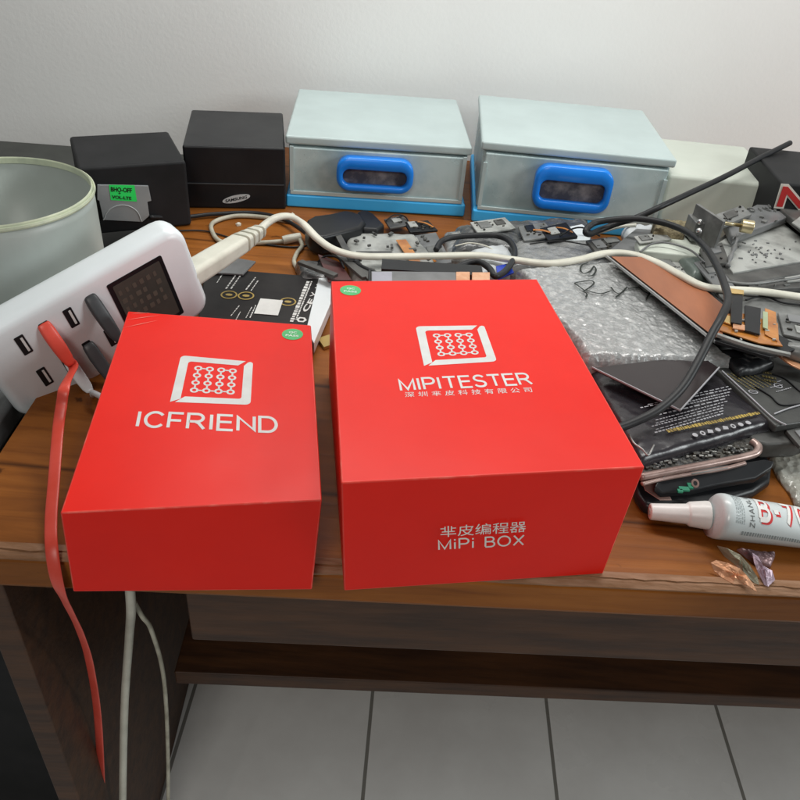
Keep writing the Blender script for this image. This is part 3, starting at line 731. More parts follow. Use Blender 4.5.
obj('connector', tubem([at(*p) for p in [(283, 240.5, .005), (291, 238.5, .007), (300, 237, .007)]], .0055, 12), 'cream', e_, smooth=True)
obj('cord', tubem([at(*p) for p in [(300, 240, .006), (302, 246, .0045), (297, 253, .0035), (294, 262, .0035), (299, 271, .0035)]], .0026), 'offwhite', e_, smooth=True)
for p, lab in (((238, 224), 'cream crumb nearest the black box on the bench'), ((292, 215), 'cream crumb right of the arching power cord')):
    bm = bmesh.new(); c = at(*p, .002); 
    bmesh.ops.create_icosphere(bm, subdivisions=1, radius=.003, matrix=Matrix.Translation(c))
    for v in bm.verts: v.co += V((random.uniform(-1, 1)*.002, random.uniform(-1, 1)*.001, random.uniform(-1, 1)*.0008))
    tag(obj('plastic_crumb', bm, 'cream'), lab, 'crumb')
# black adapter
ad = empty('wall_adapter', at(345, 235, 0), 'black plug adapter lying in front of the left blue drawer', 'adapter')
obj('housing', prism(pxpoly([(305, 226), (307, 219), (314, 215), (330, 213), (345, 209.5), (353, 211), (362, 214), (366, 221), (361, 227), (340, 232), (322, 236.5), (310, 234)], .034), z0=.008), 'black', ad, bevel=.005, seg=3)
obj('tail', prism(pxpoly([(357, 211), (366, 209), (374, 213), (380, 219), (385, 224), (378, 229), (362, 228)], .029), z0=.006), 'black', ad, bevel=.004, seg=3)
bm = bmesh.new()
for p in ((321, 237), (331, 237)): boxw(at(*p, .018), V((.6, -.8, 0)), V((.8, .6, 0)), UP, .012, .0035, .002, bm)
obj('prongs', bm, 'metal', ad, bevel=.0005)
# white connector beneath it
wcn = empty('wire_connector', at(328, 243, 0), 'small pale connector block with two black holes under the adapter', 'connector')
obj('block', prism(pxpoly([(318, 238), (336, 237), (336, 244), (320, 243)], .014), z0=.0005), 'rose', wcn, bevel=.0008)
fo = at(320, 244, .012); 
bm = bmesh.new()
for p in ((324, 242), (331, 242)): boxw(at(*p, .013), V((1, 0, 0)), V((0, 1, 0)), UP, .003, .003, .0012, bm)
obj('holes', bm, 'black', wcn)
# wrapped phone boards with orange flex
ph = empty('phone_chassis', at(380, 250, 0), 'grey phone chassis with an orange flex strip behind the larger red box', 'phone part')
obj('panel', pillow([at(344, 230, .022), at(415, 232, .024), at(450, 276, .022), at(352, 276, .022)], .001, 30, 24, .0012, 50, 0, .08, .5, 3, .002), 'greylight', ph, smooth=True)
obj('flex_strip', ribbon([at(401, 240, .0265), at(409, 252, .0268), at(417, 265, .0262), at(424, 276, .0255)], .0065, .0004, wd=UP), 'flex', ph)
bm = bmesh.new()
for k in range(24):
    c = at(random.uniform(352, 440), random.uniform(233, 272), .0262); a = random.uniform(0, 3.1)
    boxw(c, V((math.cos(a), math.sin(a), 0)), V((-math.sin(a), math.cos(a), 0)), UP, random.uniform(.001, .005), random.uniform(.0008, .003), .0012, bm)
obj('components', bm, 'greyedge', ph, kind='stuff')
slab('bracket', [(356, 251), (392, 251), (392, 253.5), (356, 253.5)], .0275, .022, 'greyedge', parent=ph, bevel=.0003)
cb = empty('frame_scraps', at(345, 262, 0), 'dark narrow metal frame strips crossing left of the wrapped chassis', 'frame')
for pa, pb, w in (((338, 236), (352, 262), .004), ((331, 248), (366, 278), .005), ((352, 258), (371, 280), .004), ((300, 262), (336, 276), .004)):
    A_, B_ = at(*pa, .028), at(*pb, .030); d = (B_-A_).normalized(); s = d.cross(UP).normalized()
    obj('strip', boxw((A_+B_)/2, d, s, s.cross(d), (B_-A_).length/2, w, .002), 'greyedge', cb, bevel=.0006)
tag(obj('dark_pouch', pillow([at(296, 258, .018), at(330, 256, .02), at(352, 279, .018), at(300, 279, .018)], .001, 24, 20, .002, 60, 0, .2, .7, 5), 'wrapdark', smooth=True), 'small dark plastic pouch behind the black battery', 'pouch')
tag(obj('red_brown_card', prism(pxpoly([(318, 254), (340, 262), (352, 280), (328, 280)], .024), z0=.021), mat('maroon', (.10, .035, .035), .4), bevel=.0004), 'maroon strip between the dark pouch and the metal frames', 'strip')

# silver-purple phone with gold contacts just behind MIPI box
gp = empty('phone_board', at(430, 277, 0), 'thin grey and violet phone board with gold contacts behind the larger red box', 'phone part')
slab('board', [(371, 271), (394, 271), (456, 272), (457, 292), (371, 292)], .058, .053, 'greymid', parent=gp)
slab('label', [(372, 271.8), (392, 271.8), (392, 291), (372, 291)], .0585, .0581, mat('lilac_paper', (.36, .36, .42), .4), parent=gp, bevel=0)
slab('contact', [(456, 271.5), (470, 271.5), (470, 292), (456, 292)], .0585, .055, 'foilcopper', parent=gp)
slab('contact', [(472, 272), (490, 272), (490, 292), (472, 292)], .0585, .055, 'foilcopper', parent=gp)
slab('end_cap', [(368.5, 269.5), (370.8, 269.5), (370.8, 290), (368.5, 290)], .060, .050, 'black', parent=gp, bevel=.0002)
obj('support', boxw(at(430, 288, .027), DX, DY, UP, .055, .012, .0255), 'black', gp)

# ring of black cable
cable('looped_cable', [(436, 250, .03), (442, 241, .034), (455, 237, .036), (475, 235.5, .037), (495, 235.5, .038), (508, 240, .04), (514.5, 250, .042), (512, 262, .046), (504, 272, .05), (495, 276, .052), (489, 268, .052), (480, 262.5, .05), (470, 262.5, .048), (458, 267, .046), (450, 275, .046)], .0036, 'cableblack', 'black cable bent in a loop behind the larger red box')
tag(obj('clear_bag', pillow([at(444, 228, .02), at(520, 218, .026), at(522, 250, .026), at(448, 254, .02)], .001, 36, 28, .0028, 70, 0, .2, .7, 8), 'clear', smooth=True), 'crumpled clear plastic bag inside the black cable loop', 'plastic bag')
sp = empty('sachet', at(495, 262, 0), 'white sachet with a blue corner under the looped black cable', 'sachet')
obj('pouch', pillow([at(468, 246, .030), at(505, 240, .034), at(522, 262, .036), at(478, 276, .036)], .004, 24, 24, .0015, 70, .002, .2, .7, 11), 'pouch', sp, smooth=True)
slab('blue_print', [(496, 266), (509, 263), (514, 272), (498, 279)], .0405, .0385, 'bluewhite', parent=sp, bevel=.0004)

# ------------------------------------------------------------ wrapped packs
tag(obj('wrapped_pack', pillow([at(455, 222, .028), at(590, 215, .030), at(600, 250, .030), at(452, 246, .028)], .001, 60, 36, .0028, 50, 0, .12, .6, 21, .004), 'wrapdark', smooth=True), 'dark grey plastic wrapped pack in front of the right blue drawer', 'package', 'wrapped packs')
tag(obj('wrapped_pack', pillow([at(515, 238, .032), at(612, 236, .032), at(628, 262, .034), at(505, 268, .034)], .001, 60, 36, .0018, 60, 0, .1, .5, 23, .003), 'wrap2', smooth=True), 'grey wrapped pack partly under the bubble wrapped parcel', 'package', 'wrapped packs')
bw = empty('bubble_parcel', at(630, 320, 0), 'large grey bubble wrapped parcel with black handwriting', 'package')
zq = .050
obj('wrapping', pillow([at(516, 266, zq), at(612, 259, zq), at(742, 362, zq), at(590, 357, zq)], .014, 190, 190, .0010, 150, 0, .05, .45, 31, .0025), 'wrap', bw, smooth=True)
bm = bmesh.new()
for st in ([(588, 262.5), (582, 265), (580.5, 270), (584, 273.5), (590, 271), (594, 266)], [(594, 266), (596, 270), (593, 275), (588, 276)],
           [(584, 290), (578, 285.5), (575, 283), (582, 281.5), (591, 280.5), (594, 283), (590, 287), (584, 291)], [(583, 291), (587, 294), (586, 297)], [(586, 290), (594, 292.5), (602, 293.5), (610, 291)],
           [(611, 287), (615, 292), (620, 294)], [(627, 287), (622, 292), (616, 297)], [(628, 288.5), (638, 287.5)], [(638, 286.5), (644, 291), (650, 294.5)], [(652, 285.5), (650, 292), (646, 299.5)]):
    tubem([at(x, y, zq+.0022) for x, y in st], .00095, 6, .3, bm)
obj('handwriting', bm, 'ink', bw, smooth=True)

# ------------------------------------------------------------ display panel with copper back
dpn = empty('display_panel', at(700, 320, 0), 'copper backed phone display with amber ribbon cables at its lower end', 'display')
pan = [(608, 256, .060), (652, 256, .061), (700, 283, .064), (728, 306, .066), (802, 347, .066), (770, 357, .066), (716, 341, .066)]
obj('glass', prism([at(*p) for p in pan], dz=.0035), 'black', dpn, bevel=.0006)
obj('copper_backing', flat_poly([at(x, y, z+.0006) for x, y, z in [(611.5, 257, .060), (650, 257.5, .061), (699, 285.5, .064), (725, 307, .066), (722, 338, .066), (714.5, 337.5, .066)]], UP, 0, .0006), 'copper', dpn)
obj('edge_strip', ribbon([at(606.5, 256.5, .0612), at(662, 300, .0645), at(714, 341.5, .067)], .0011, .0009, wd=UP), 'metal', dpn)
obj('edge_strip', ribbon([at(717, 335, .0690), at(750, 346, .0690), at(790, 355, .0690)], .0022, .0012, wd=UP), 'greylight', dpn)
def panpx(pts, z, th, name, m): return obj(name, prism(pxpoly(pts, z), dz=th), m, dpn, bevel=.0003)
panpx([(721, 315), (738, 312), (760, 318), (778, 323), (779, 340), (783, 346), (760, 343), (720, 330)], .0690, .0014, 'flex_ribbon', 'flex')
panpx([(765, 308), (776, 312), (778, 341), (765, 334)], .0705, .0010, 'flex_ribbon', 'flex')
panpx([(745, 305), (761, 308), (760, 334), (745, 330)], .0722, .0022, 'connector', 'black')
panpx([(731, 294), (743, 294), (742, 324), (731, 322)], .0735, .0028, 'connector', 'black')
panpx([(730, 288), (744, 290), (744, 294), (731, 293)], .0745, .0028, 'contact', 'gold')
panpx([(723, 314), (731, 316), (731, 324), (723, 321)], .0715, .0016, 'contact', 'gold')
panpx([(733, 322), (745, 325), (745, 330), (733, 328)], .0722, .0012, 'contact', 'foilcopper')
panpx([(763, 311), (768, 312), (768, 329), (763, 327)], .0722, .0014, 'chip', mat('pale_green_chip', (.38, .45, .28), .35))
bm = bmesh.new()
for k in range(16):
    boxw(at(random.uniform(724, 776), random.uniform(318, 340), .0702), V((1, 0, 0)), V((0, 1, 0)), UP, random.uniform(.0006, .002), random.uniform(.0006, .0014), .0008, bm)
obj('solder_parts', bm, 'greylight', dpn, kind='stuff')
slab('plastic_sheet', [(712, 285), (800, 298), (830, 330), (800, 346), (728, 307)], .058, .054, 'grey', 'mid grey flat panel under the right end of the cream cord', 'panel')

# black cables on the right
cable('thick_black_cable', [(790, 143, .12), (760, 158, .11), (726, 176, .10), (690, 193, .092), (662, 206, .084), (638, 217, .070), (616, 224, .060), (600, 230, .054), (590, 234, .054), (585.5, 232, .058), (589, 226.5, .062), (600, 221.5, .066), (632, 218.5, .074), (660, 222, .078), (685, 231, .080), (704, 246, .084), (716, 264, .088), (724, 283, .092), (728, 300, .098), (722, 316, .100), (712, 334, .092), (700, 358, .080), (682, 388, .066), (658, 410, .056), (632, 423, .050), (612, 430, .048)], .0038, 'cableblack', 'thick black cable looping by the drawer and curving down across the copper backed display')
cable('white_lead', [(585, 233, .036), (600, 232, .042), (618, 227, .046), (636, 225, .05)], .0022, 'cream', 'short white lead under the black cables by the drawer')
slab('white_card', [(562, 228), (582, 224), (592, 231), (590, 240), (566, 240)], .034, .0325, 'white', 'small white card in front of the right drawer handle', 'card')
tag(obj('foil_scrap', pillow([at(625, 224, .046), at(655, 223, .048), at(652, 236, .048), at(628, 234, .046)], .03, 16, 12, .003, 90, 0, .2, .7, 51), 'pouch', smooth=True), 'white foil scrap under the crossing black cables', 'foil')
slab('small_phone', [(606, 252), (636, 228), (668, 230), (646, 252)], .050, .042, 'greymid', 'dark grey phone shell between parcel and ivory clamp', 'phone part', bevel=.002)

# ivory clamp block with brush and brass knob
cl = empty('clamp_fixture', at(695, 245, 0), 'grey clamp fixture with a steel plate and brass thumb screw', 'clamp')
obj('base_block', prism(pxpoly([(636, 239), (700, 233), (705, 246), (699, 256), (640, 250)], .060), z0=.042), 'ivory', cl, bevel=.0025)
obj('pad', pillow([at(655, 218, .068), at(690, 220, .068), at(686, 234, .068), at(652, 232, .068)], .05, 30, 20, .003, 150, 0, .1, .6, 61), mat('brown_bristle', (.14, .11, .06), .8, (.26, .22, .13), 120, bump=1), cl, smooth=True)
A_ = at(712, 207, .105); B_ = at(700, 246, .06)
obj('plate', boxw(at(705, 229, .080), V((.35, -.93, 0)).normalized(), V((.93, .35, 0)).normalized(), UP, .026, .0022, .021), 'grey', cl, bevel=.0006)
obj('side_block', boxw(at(699, 228, .075), V((1, .1, 0)).normalized(), V((-.1, 1, 0)).normalized(), UP, .012, .014, .012), 'grey', cl, bevel=.001)
for p in ((700, 222), (699, 231)):
    bm = bmesh.new(); bmesh.ops.create_uvsphere(bm, u_segments=12, v_segments=8, radius=.0035, matrix=Matrix.Translation(at(*p, .090))); obj('screw', bm, 'metal', cl, smooth=True)
S0, S1, S2 = at(709, 221, .088), at(741, 225.5, .088), at(753, 227.5, .088)
sc_ = obj('thumb_screw', tubem([S0, S1], .0022, 12, curve=False), 'brass', cl, smooth=True)
bm = tubem([S1, S2], .0078, 20, curve=False); obj('knob', bm, 'brass', sc_, bevel=.0008)
# screwdriver-like grey rod hanging on plate
tag(obj('metal_rod', tubem([at(739, 233, .074), at(735, 246, .071), at(731, 256, .070), at(728, 266, .069)], lambda s: .0022+.0008*math.sin(s*20), 10), 'greymid', smooth=True), 'thin grey rod lying on the pale phone plate under the thumb screw', 'rod')

def board(name, label, cat, pts, z, th, m, n, seed, sx, shields=(), flex=()):
    rnd = random.Random(seed); t = empty(name, at(sum(p[0] for p in pts)/len(pts), sum(p[1] for p in pts)/len(pts), 0), label, cat)
    obj('plate', prism(pxpoly(pts, z), dz=th), m, t, bevel=.0008)
    A, B, C, Dq = [at(*p, z) for p in pts[:4]]
    f = lambda a, b: A.lerp(B, a).lerp(Dq.lerp(C, a), b)
    X = (B-A).normalized(); Y = UP.cross(X)
    bm = bmesh.new()
    for k in range(n):
        c = f(rnd.uniform(.1, .9), rnd.uniform(.12, .88)); hh = rnd.uniform(.0003, .0011)
        boxw(c+UP*hh, X, Y, UP, rnd.uniform(.0005, .003)*sx, rnd.uniform(.0004, .0016)*sx, hh, bm)
    if n: obj('components', bm, 'pcb' if seed % 2 else 'grey', t, kind='stuff')
    for (a0, b0, a1, b1, mm) in shields:
        obj('shield', prism([f(a0, b0)+UP*.0016, f(a1, b0)+UP*.0016, f(a1, b1)+UP*.0016, f(a0, b1)+UP*.0016], dz=.0018), mm, t, bevel=.0003)
    for (a0, b0, a1, b1, w_) in flex:
        obj('flex_strip', ribbon([f(a0, b0)+UP*.002, (f(a0, b0)+f(a1, b1))/2+UP*.0034, f(a1, b1)+UP*.0014], w_, .0003, wd=UP), 'flex', t)
    return t
board('phone_board', 'narrow grey board with amber flex under the cream cord left of the cable loop', 'phone part', [(398, 238), (436, 232), (452, 262), (412, 268)], .016, .004, 'greymid', 18, 3, 1, [(.1, .1, .45, .5, 'greylight'), (.55, .45, .9, .8, 'grey')], [(.3, .6, .6, .95, .002)])
board('scrap_board', 'small black phone frame piece beside the adapter below the left drawer', 'phone part', [(384, 219), (402, 215), (412, 224), (390, 228)], .014, .003, 'greyedge', 8, 5, .8, [(.3, .2, .7, .6, 'greylight')])
board('phone_board', 'pale scratched plate between the ivory clamp block and the copper backed display', 'phone part', [(650, 259), (690, 256), (704, 280), (676, 276)], .050, .003, 'greylight', 10, 8, .7, [(.1, .1, .4, .5, 'grey')])
board('scrap_board', 'black connector scraps on the wrapped packs under the white card', 'phone part', [(540, 228), (566, 222), (578, 236), (548, 240)], .038, .004, 'black', 10, 9, .8, [(.2, .2, .5, .7, 'greylight')], [(.5, .3, .9, .8, .0016)])
board('phone_board', 'dark phone chassis with metal shields stacked at the right edge beneath the cream cord', 'phone part', [(742, 276), (812, 266), (830, 286), (752, 290)], .057, .006, 'greyedge', 30, 12, 1, [(.1, .15, .35, .6, 'grey'), (.5, .2, .8, .7, 'greylight')])
board('phone_board', 'dull grey shell with dark screw bosses behind the brass thumb screw', 'phone part', [(716, 214), (742, 205), (752, 214), (724, 226)], .080, .004, 'grey', 8, 15, .8, [(.2, .2, .6, .7, 'greyedge')])
board('phone_board', 'dark board with gold strip peeking from under the grey battery', 'phone part', [(786, 430), (840, 418), (850, 436), (800, 446)], .036, .004, 'greyedge', 16, 17, .8, [(.1, .2, .4, .7, 'greymid')], [(.4, .5, .8, .6, .002)])
board('phone_board', 'grey metal frame leaning by the thick cable above the copper sheet', 'phone part', [(694, 262), (712, 258), (735, 286), (716, 288)], .062, .003, 'greymid', 8, 18, .7, [(.2, .1, .8, .5, 'grey')])
board('phone_board', 'scratched silver plate lying on the dark wrapped pack near the loop of cable', 'phone part', [(470, 222), (505, 217), (516, 228), (478, 233)], .034, .003, 'greylight', 14, 21, .8, [(.15, .2, .45, .7, 'grey'), (.6, .2, .85, .6, 'greyedge')])
board('phone_board', 'grey shield plate with black flex behind the bubble wrapped parcel', 'phone part', [(518, 226), (545, 222), (556, 236), (524, 240)], .037, .003, 'grey', 14, 23, .8, [(.2, .1, .5, .5, 'black')], [(.4, .5, .95, .9, .002)])
board('phone_board', 'dark chassis strip between the parcel top and the small dark phone shell', 'phone part', [(586, 240), (616, 236), (630, 248), (596, 252)], .046, .004, 'greyedge', 16, 25, .8, [(.1, .2, .4, .8, 'greymid'), (.5, .1, .9, .5, 'grey')])
board('phone_board', 'bare grey phone back plate at the right edge above the copper flex ribbon', 'phone part', [(778, 312), (818, 318), (830, 344), (784, 334)], .062, .003, 'grey', 20, 27, .9, [(.2, .1, .6, .4, 'greymid'), (.3, .55, .8, .85, 'greylight')])
board('phone_board', 'narrow silver bracket under the brown bristle pad', 'phone part', [(634, 236), (664, 232), (672, 239), (640, 243)], .064, .002, 'greylight', 6, 29, .7, [(.1, .2, .4, .8, 'grey')])
board('phone_board', 'dark metal shell below the knob of the thumb screw beside the pale plate', 'phone part', [(700, 248), (722, 242), (730, 262), (706, 266)], .066, .004, 'greyedge', 10, 31, .8, [(.2, .2, .8, .5, 'greymid')])
board('phone_board', 'thin black board crossing the pale wire in front of the left drawer', 'phone part', [(404, 222), (428, 220), (438, 230), (410, 232)], .014, .003, 'black', 14, 33, .9, [(.1, .1, .4, .6, 'greylight')], [(.5, .2, .9, .8, .0018)])
for pts_, rr_, mm_, lab_ in (([(720, 280, .062), (748, 284, .062), (790, 279, .062), (830, 272, .062)], .0016, 'grey', 'grey metal rail edge along the pale phone plate'),
                       ([(716, 293, .058), (760, 297, .058), (810, 299, .058)], .0014, 'greyedge', 'dark rail strip along the grey flat panel'),
                       ([(455, 246, .030), (470, 243, .034), (486, 246, .036), (496, 252, .036)], .0008, 'cream', 'fine pale wire inside the black cable loop'),
                       ([(530, 244, .040), (560, 241, .040), (592, 246, .042)], .0008, 'blackmatt', 'fine dark wire lying behind the bubble wrapped parcel')):
    cable('metal_wire', pts_, rr_, mm_, lab_, 'wire')
for pts_, rr_, mm_, lab_ in (([(386, 221, .016), (394, 215, .020), (404, 216, .018), (408, 222, .014), (400, 226, .012)], .0009, 'blackmatt', 'curly thin black wire beside the adapter'),
                       ([(560, 236, .040), (572, 229, .044), (584, 228, .044), (600, 236, .040)], .0011, 'blackmatt', 'thin black wire on the white card by the right drawer'),
                       ([(640, 252, .060), (652, 244, .064), (668, 243, .066), (690, 250, .066), (704, 262, .066)], .0012, 'greymid', 'thin grey wire lying over the ivory clamp block'),
                       ([(746, 300, .062), (764, 296, .060), (784, 303, .060), (812, 306, .060)], .0010, 'blackmatt', 'thin black wire on the grey flat panel at the right'),
                       ([(318, 262, .020), (326, 256, .026), (338, 258, .030), (344, 268, .028)], .0012, 'blackmatt', 'black wire curling over the dark pouch')):
    cable('thin_wire', pts_, rr_, mm_, lab_, 'wire')

# right hand phones
p1 = empty('phone_chassis', at(760, 255, 0), 'phone chassis with a scratched pale centre at the right edge', 'phone part')
slab('frame', [(708, 246), (727, 232), (788, 212), (845, 262), (800, 274), (738, 285), (715, 268)], .060, .042, 'greyedge', parent=p1, bevel=.0025)
slab('plate', [(713, 246), (728, 236.5), (778, 218.5), (826, 258), (796, 262), (733, 272.5)], .0622, .059, 'greylight', parent=p1, bevel=.0006)
bm = bmesh.new()
for k in range(36):
    a = random.uniform(0, 3.1); c = at(random.gauss(762, 12), random.gauss(251, 5), .0628)
    boxw(c, V((math.cos(a), math.sin(a), 0)), V((-math.sin(a), math.cos(a), 0)), UP, random.uniform(.0006, .0025), random.uniform(.0004, .0012), .0007, bm)
obj('residue', bm, 'greymid', p1, kind='stuff')
slab('dark_phone', [(724, 221), (757, 204), (812, 206), (840, 232), (790, 216), (733, 238)], .074, .064, 'greymid', 'dark grey scuffed phone shell behind the pale plate', 'phone part', bevel=.002)
bm = bmesh.new()
for k in range(14):
    a = random.uniform(0, 3.1); c = at(random.uniform(738, 795), random.uniform(206, 222), .0752)
    boxw(c, V((math.cos(a), math.sin(a), 0)), V((-math.sin(a), math.cos(a), 0)), UP, random.uniform(.001, .006), random.uniform(.0008, .003), .0012, bm)
tag(obj('metal_scraps', bm, 'grey'), 'loose grey metal scraps strewn on the dark phone shell', 'scraps')
p2 = empty('phone_chassis', at(790, 230, 0), 'dark phone frame cut by the right edge under the red letter', 'phone part')
slab('frame', [(780, 208), (812, 208), (860, 240), (848, 262)], .078, .068, 'greyedge', parent=p2, bevel=.002)
slab('plate', [(792, 222), (803, 214), (840, 236), (832, 250)], .0795, .077, 'greylight', parent=p2)
slab('dark_tray', [(705, 268), (732, 284), (742, 290), (860, 268), (880, 300), (800, 318), (700, 292)], .050, .030, 'greymid', 'grey tray beneath the phones at the right edge', 'tray', bevel=.003)
bm = bmesh.new()
tag(obj('green_lens_cover', pillow([at(680, 256, .058), at(700, 255, .060), at(716, 276, .060), at(692, 275, .058)], .03, 18, 18, .0015, 60, .002, .2, .6, 71), mat('grey_green_film', (.17, .21, .19), .3, (.08, .10, .09), 20), smooth=True), 'grey green film piece between the cream cord and clamp', 'film')
tag(obj('support_pile', pillow([at(612, 248, .040), at(860, 235, .040), at(880, 345, .040), at(720, 350, .045)], .001, 50, 40, .003, 40, 0, .1, .5, 81), 'greyedge', smooth=True), 'dark heap of phone frames under the display panel', 'phone parts')

# ------------------------------------------------------------ batteries and phone frames, right
bA = empty('battery', at(690, 430, 0), 'black film wrapped battery with a gold printed line along its front', 'battery')
zA = .040
A1 = [at(588, 366, .034), at(716, 362, .034), at(787, 419, zA), at(640, 460, zA)]
obj('cell', pillow(A1, .024, 60, 50, .0011, 55, .001, .07, .55, 41, .0015), 'battery', bA, smooth=True)
def on(x, y, e=.0022): return at(x, y, zA+e)
bm = bmesh.new()
for r_ in range(10):
    y0 = 396+r_*3.1; x0 = 640+r_*2
    dashes(bm, (x0+random.uniform(-4, 8), y0+9), (x0+92-r_*3, y0-10), random.uniform(.0009, .0017), random.choice((14, 20, 26)), zA+.0018)
obj('silver_print', bm, 'silverprint', bA, kind='stuff')
bm = bmesh.new(); dashes(bm, (667, 431.5), (759, 413), .0042, 34, zA+.0019); obj('gold_print', bm, 'goldprint', bA, kind='stuff')
bm = bmesh.new()
for k in range(8):
    c = at(695+7.6*k, 435-1.75*k, zA+.0020); r_ = .0024
    if k in (1, 5): ring(bm, c, V((r_, 0, 0)), V((0, r_*1.2, 0)), .5, UP, 0, .0003, 10)
    elif k in (2, 4): flat_poly([c+V((-r_, -r_, 0)), c+V((r_, -r_*.6, 0)), c+V((r_, r_, 0)), c+V((-r_*.8, r_, 0))], UP, 0, .0003, bm)
    else: flat_poly(ellipse(c, V((r_, 0, 0)), V((0, r_, 0)), 10), UP, 0, .0003, bm)
obj('safety_symbols', bm, 'silverprint', bA, kind='stuff')
# ragged film edge at its left corner
obj('film_edge', tubem([at(*p) for p in [(629, 434, .044), (634, 443, .044), (642, 449, .0435), (648, 455, .043), (652, 449, .0435), (654, 445, .044)]], .0008, 6, 1), 'clear', bA, smooth=True)
# glass sheet on top
gs = empty('glass_sheet', at(660, 380, 0), 'dark glass sheet with pale cut edges lying on the battery below the parcel', 'glass')
G = [at(592, 368, .046), at(700, 355, .047), at(719, 368, .048), at(680, 411, .048)]
obj('pane', prism(G, dz=.0014), 'glass', gs, bevel=.0002)
obj('edge', ribbon([G[0]+UP*.0006, (G[0]+G[3])/2+UP*.0006, G[3]+UP*.0006], .0005, .0006, wd=UP), 'silverprint', gs)
obj('edge', ribbon([G[3]+UP*.0006, (G[2]+G[3])/2+UP*.0006, G[2]+UP*.0006], .0006, .0006, wd=UP), 'silverprint', gs)
# second battery
bB = empty('battery', at(770, 400, 0), 'grey flat battery with faint gold print at the right edge', 'battery')
slab('cell', [(716, 368), (790, 352), (860, 372), (850, 415), (776, 426)], .042, .034, 'battery2', parent=bB, bevel=.002)
obj('film_edge', ribbon([at(722, 371, .0432), at(748, 395, .0432), at(772, 417, .0432), at(786, 425, .043)], .0006, .0004, wd=UP), 'silverprint', bB)
obj('seam', ribbon([at(755, 387, .0426), at(770, 396, .0426), at(781, 405, .0426), at(800, 404, .0426)], .0006, .0005, wd=UP), 'black', bB)
obj('seam', ribbon([at(772, 374, .0426), at(785, 379, .0426), at(798, 390, .0426), at(812, 400, .0426)], .0006, .0005, wd=UP), 'black', bB)
obj('film_edge', ribbon([at(774, 414, .0430), at(790, 408, .0430), at(812, 402, .0430)], .0005, .0004, wd=UP), 'silverprint', bB)
bm = bmesh.new()
for k in range(6): dashes(bm, (727+4*k, 374+.5*k-k), (752+4*k, 391-k), .0016, 10, .0424)
obj('gold_print', bm, 'goldfaint', bB, kind='stuff')
bm = bmesh.new()
for p, q_ in (((762, 376), (776, 379)), ((764, 380), (778, 383)), ((760, 372), (772, 374))): dashes(bm, p, q_, .004, 5, .0424)
obj('gold_print', bm, 'goldfaint', bB, kind='stuff')
bm = bmesh.new()
for p, q_ in (((748, 391), (757, 393)), ((770, 388), (783, 385)), ((774, 383), (781, 381)), ((776, 392), (791, 388))): dashes(bm, p, q_, .0009, 7, .0424)
c = at(753, 392, .0424); ring(bm, c, V((.0045, 0, 0)), V((0, .003, 0)), .8, UP, .0002, .0002, 12)
c = at(778, 386, .0424); ring(bm, c, V((.004, 0, 0)), V((0, .004, 0)), .8, UP, .0002, .0002, 12)
obj('symbols', bm, 'silverprint', bB, kind='stuff')
tag(obj('black_module', pillow([at(716, 345, .052), at(775, 352, .052), at(776, 362, .052), at(742, 372, .050)], .042, 20, 20, .0025, 80, 0, .2, .6, 91), 'black', smooth=True), 'small black module in the shadow under the display panel', 'module')
tag(obj('copper_flex', ribbon([at(782, 356, .052), at(792, 363, .054), at(806, 369, .052), at(820, 372, .050)], .006, .0006, wd=V((.2, 0, 1))), 'foilcopper'), 'bright copper flex ribbon at the right edge below the display', 'ribbon')
tag(obj('white_plug', tubem([at(786, 349, .060), at(796, 352, .060), at(812, 356, .058)], lambda s: .007+.004*s, 14), 'grey', smooth=True), 'pale grey plug end beside the copper flex ribbon', 'plug')
slab('dark_phone_shell', [(742, 424), (850, 398), (860, 420), (800, 443), (768, 444), (752, 440)], .031, .014, 'greyedge', 'dark phone shell beneath the grey battery at the right', 'phone part', bevel=.003)
tag(obj('clear_bubble_wrap', pillow([at(764, 444, .010), at(820, 430, .012), at(850, 510, .010), at(798, 503, .006)], .0006, 40, 40, .0022, 60, 0, .1, .6, 101, .004), mat('pale_wrap', (.44, .44, .40), .22, (.28, .27, .23), 60, 9, bump=.9, voro=160, spec=.7, rvar=.1), smooth=True), 'pale clear bubble wrap on the bench behind the glue tube', 'bubble wrap')

# black tray shell at the bottom of the stack
tr = empty('phone_cover', at(690, 500, 0), 'black curved phone cover lying on the bench behind the glue tube', 'phone cover')
tz = .012
outer = [(630, 470), (700, 452), (765, 452), (773, 462), (771, 480), (755, 491), (735, 497), (700, 506), (662, 508), (645, 505), (637, 494)]
obj('shell', prism(pxpoly(outer, tz), z0=.0006), 'black', tr, bevel=.0045, seg=4)
obj('inner_panel', prism(pxpoly([(640, 476), (660, 474), (672, 500), (660, 500), (645, 490)], tz+.0004), z0=tz-.002), 'rose', tr, bevel=.0005)
bf = empty('phone_midframe', at(710, 480, 0), 'black phone mid frame with a camera hole and green contact', 'phone part')
fr = [(655, 486, .026), (659, 477, .026), (668, 471, .026), (720, 465, .026), (764, 459, .027), (775, 461, .027), (772, 467, .026), (756, 478, .022), (720, 484, .020), (690, 491, .018), (662, 493, .018)]
obj('frame', prism([at(*p) for p in fr], dz=.006), 'black', bf, bevel=.0015, seg=3)
bm = bmesh.new(); c = at(695, 483.5, .0238); ring(bm, c, V((.0032, 0, .0)), V((0, .0032, .002)), .55, V((0, -.5, .85)).normalized(), 0, .0008, 16); obj('camera_ring', bm, 'rose', bf)
bm = bmesh.new()
for p, w_, h_ in (((684, 489), .004, .0022), ((690, 486), .0018, .003), ((680, 491), .002, .0016)): boxw(at(*p, .0218), DX, DY, UP, w_, h_, .0008, bm)
obj('contact', bm, 'pcbgreen', bf)
bm = bmesh.new()
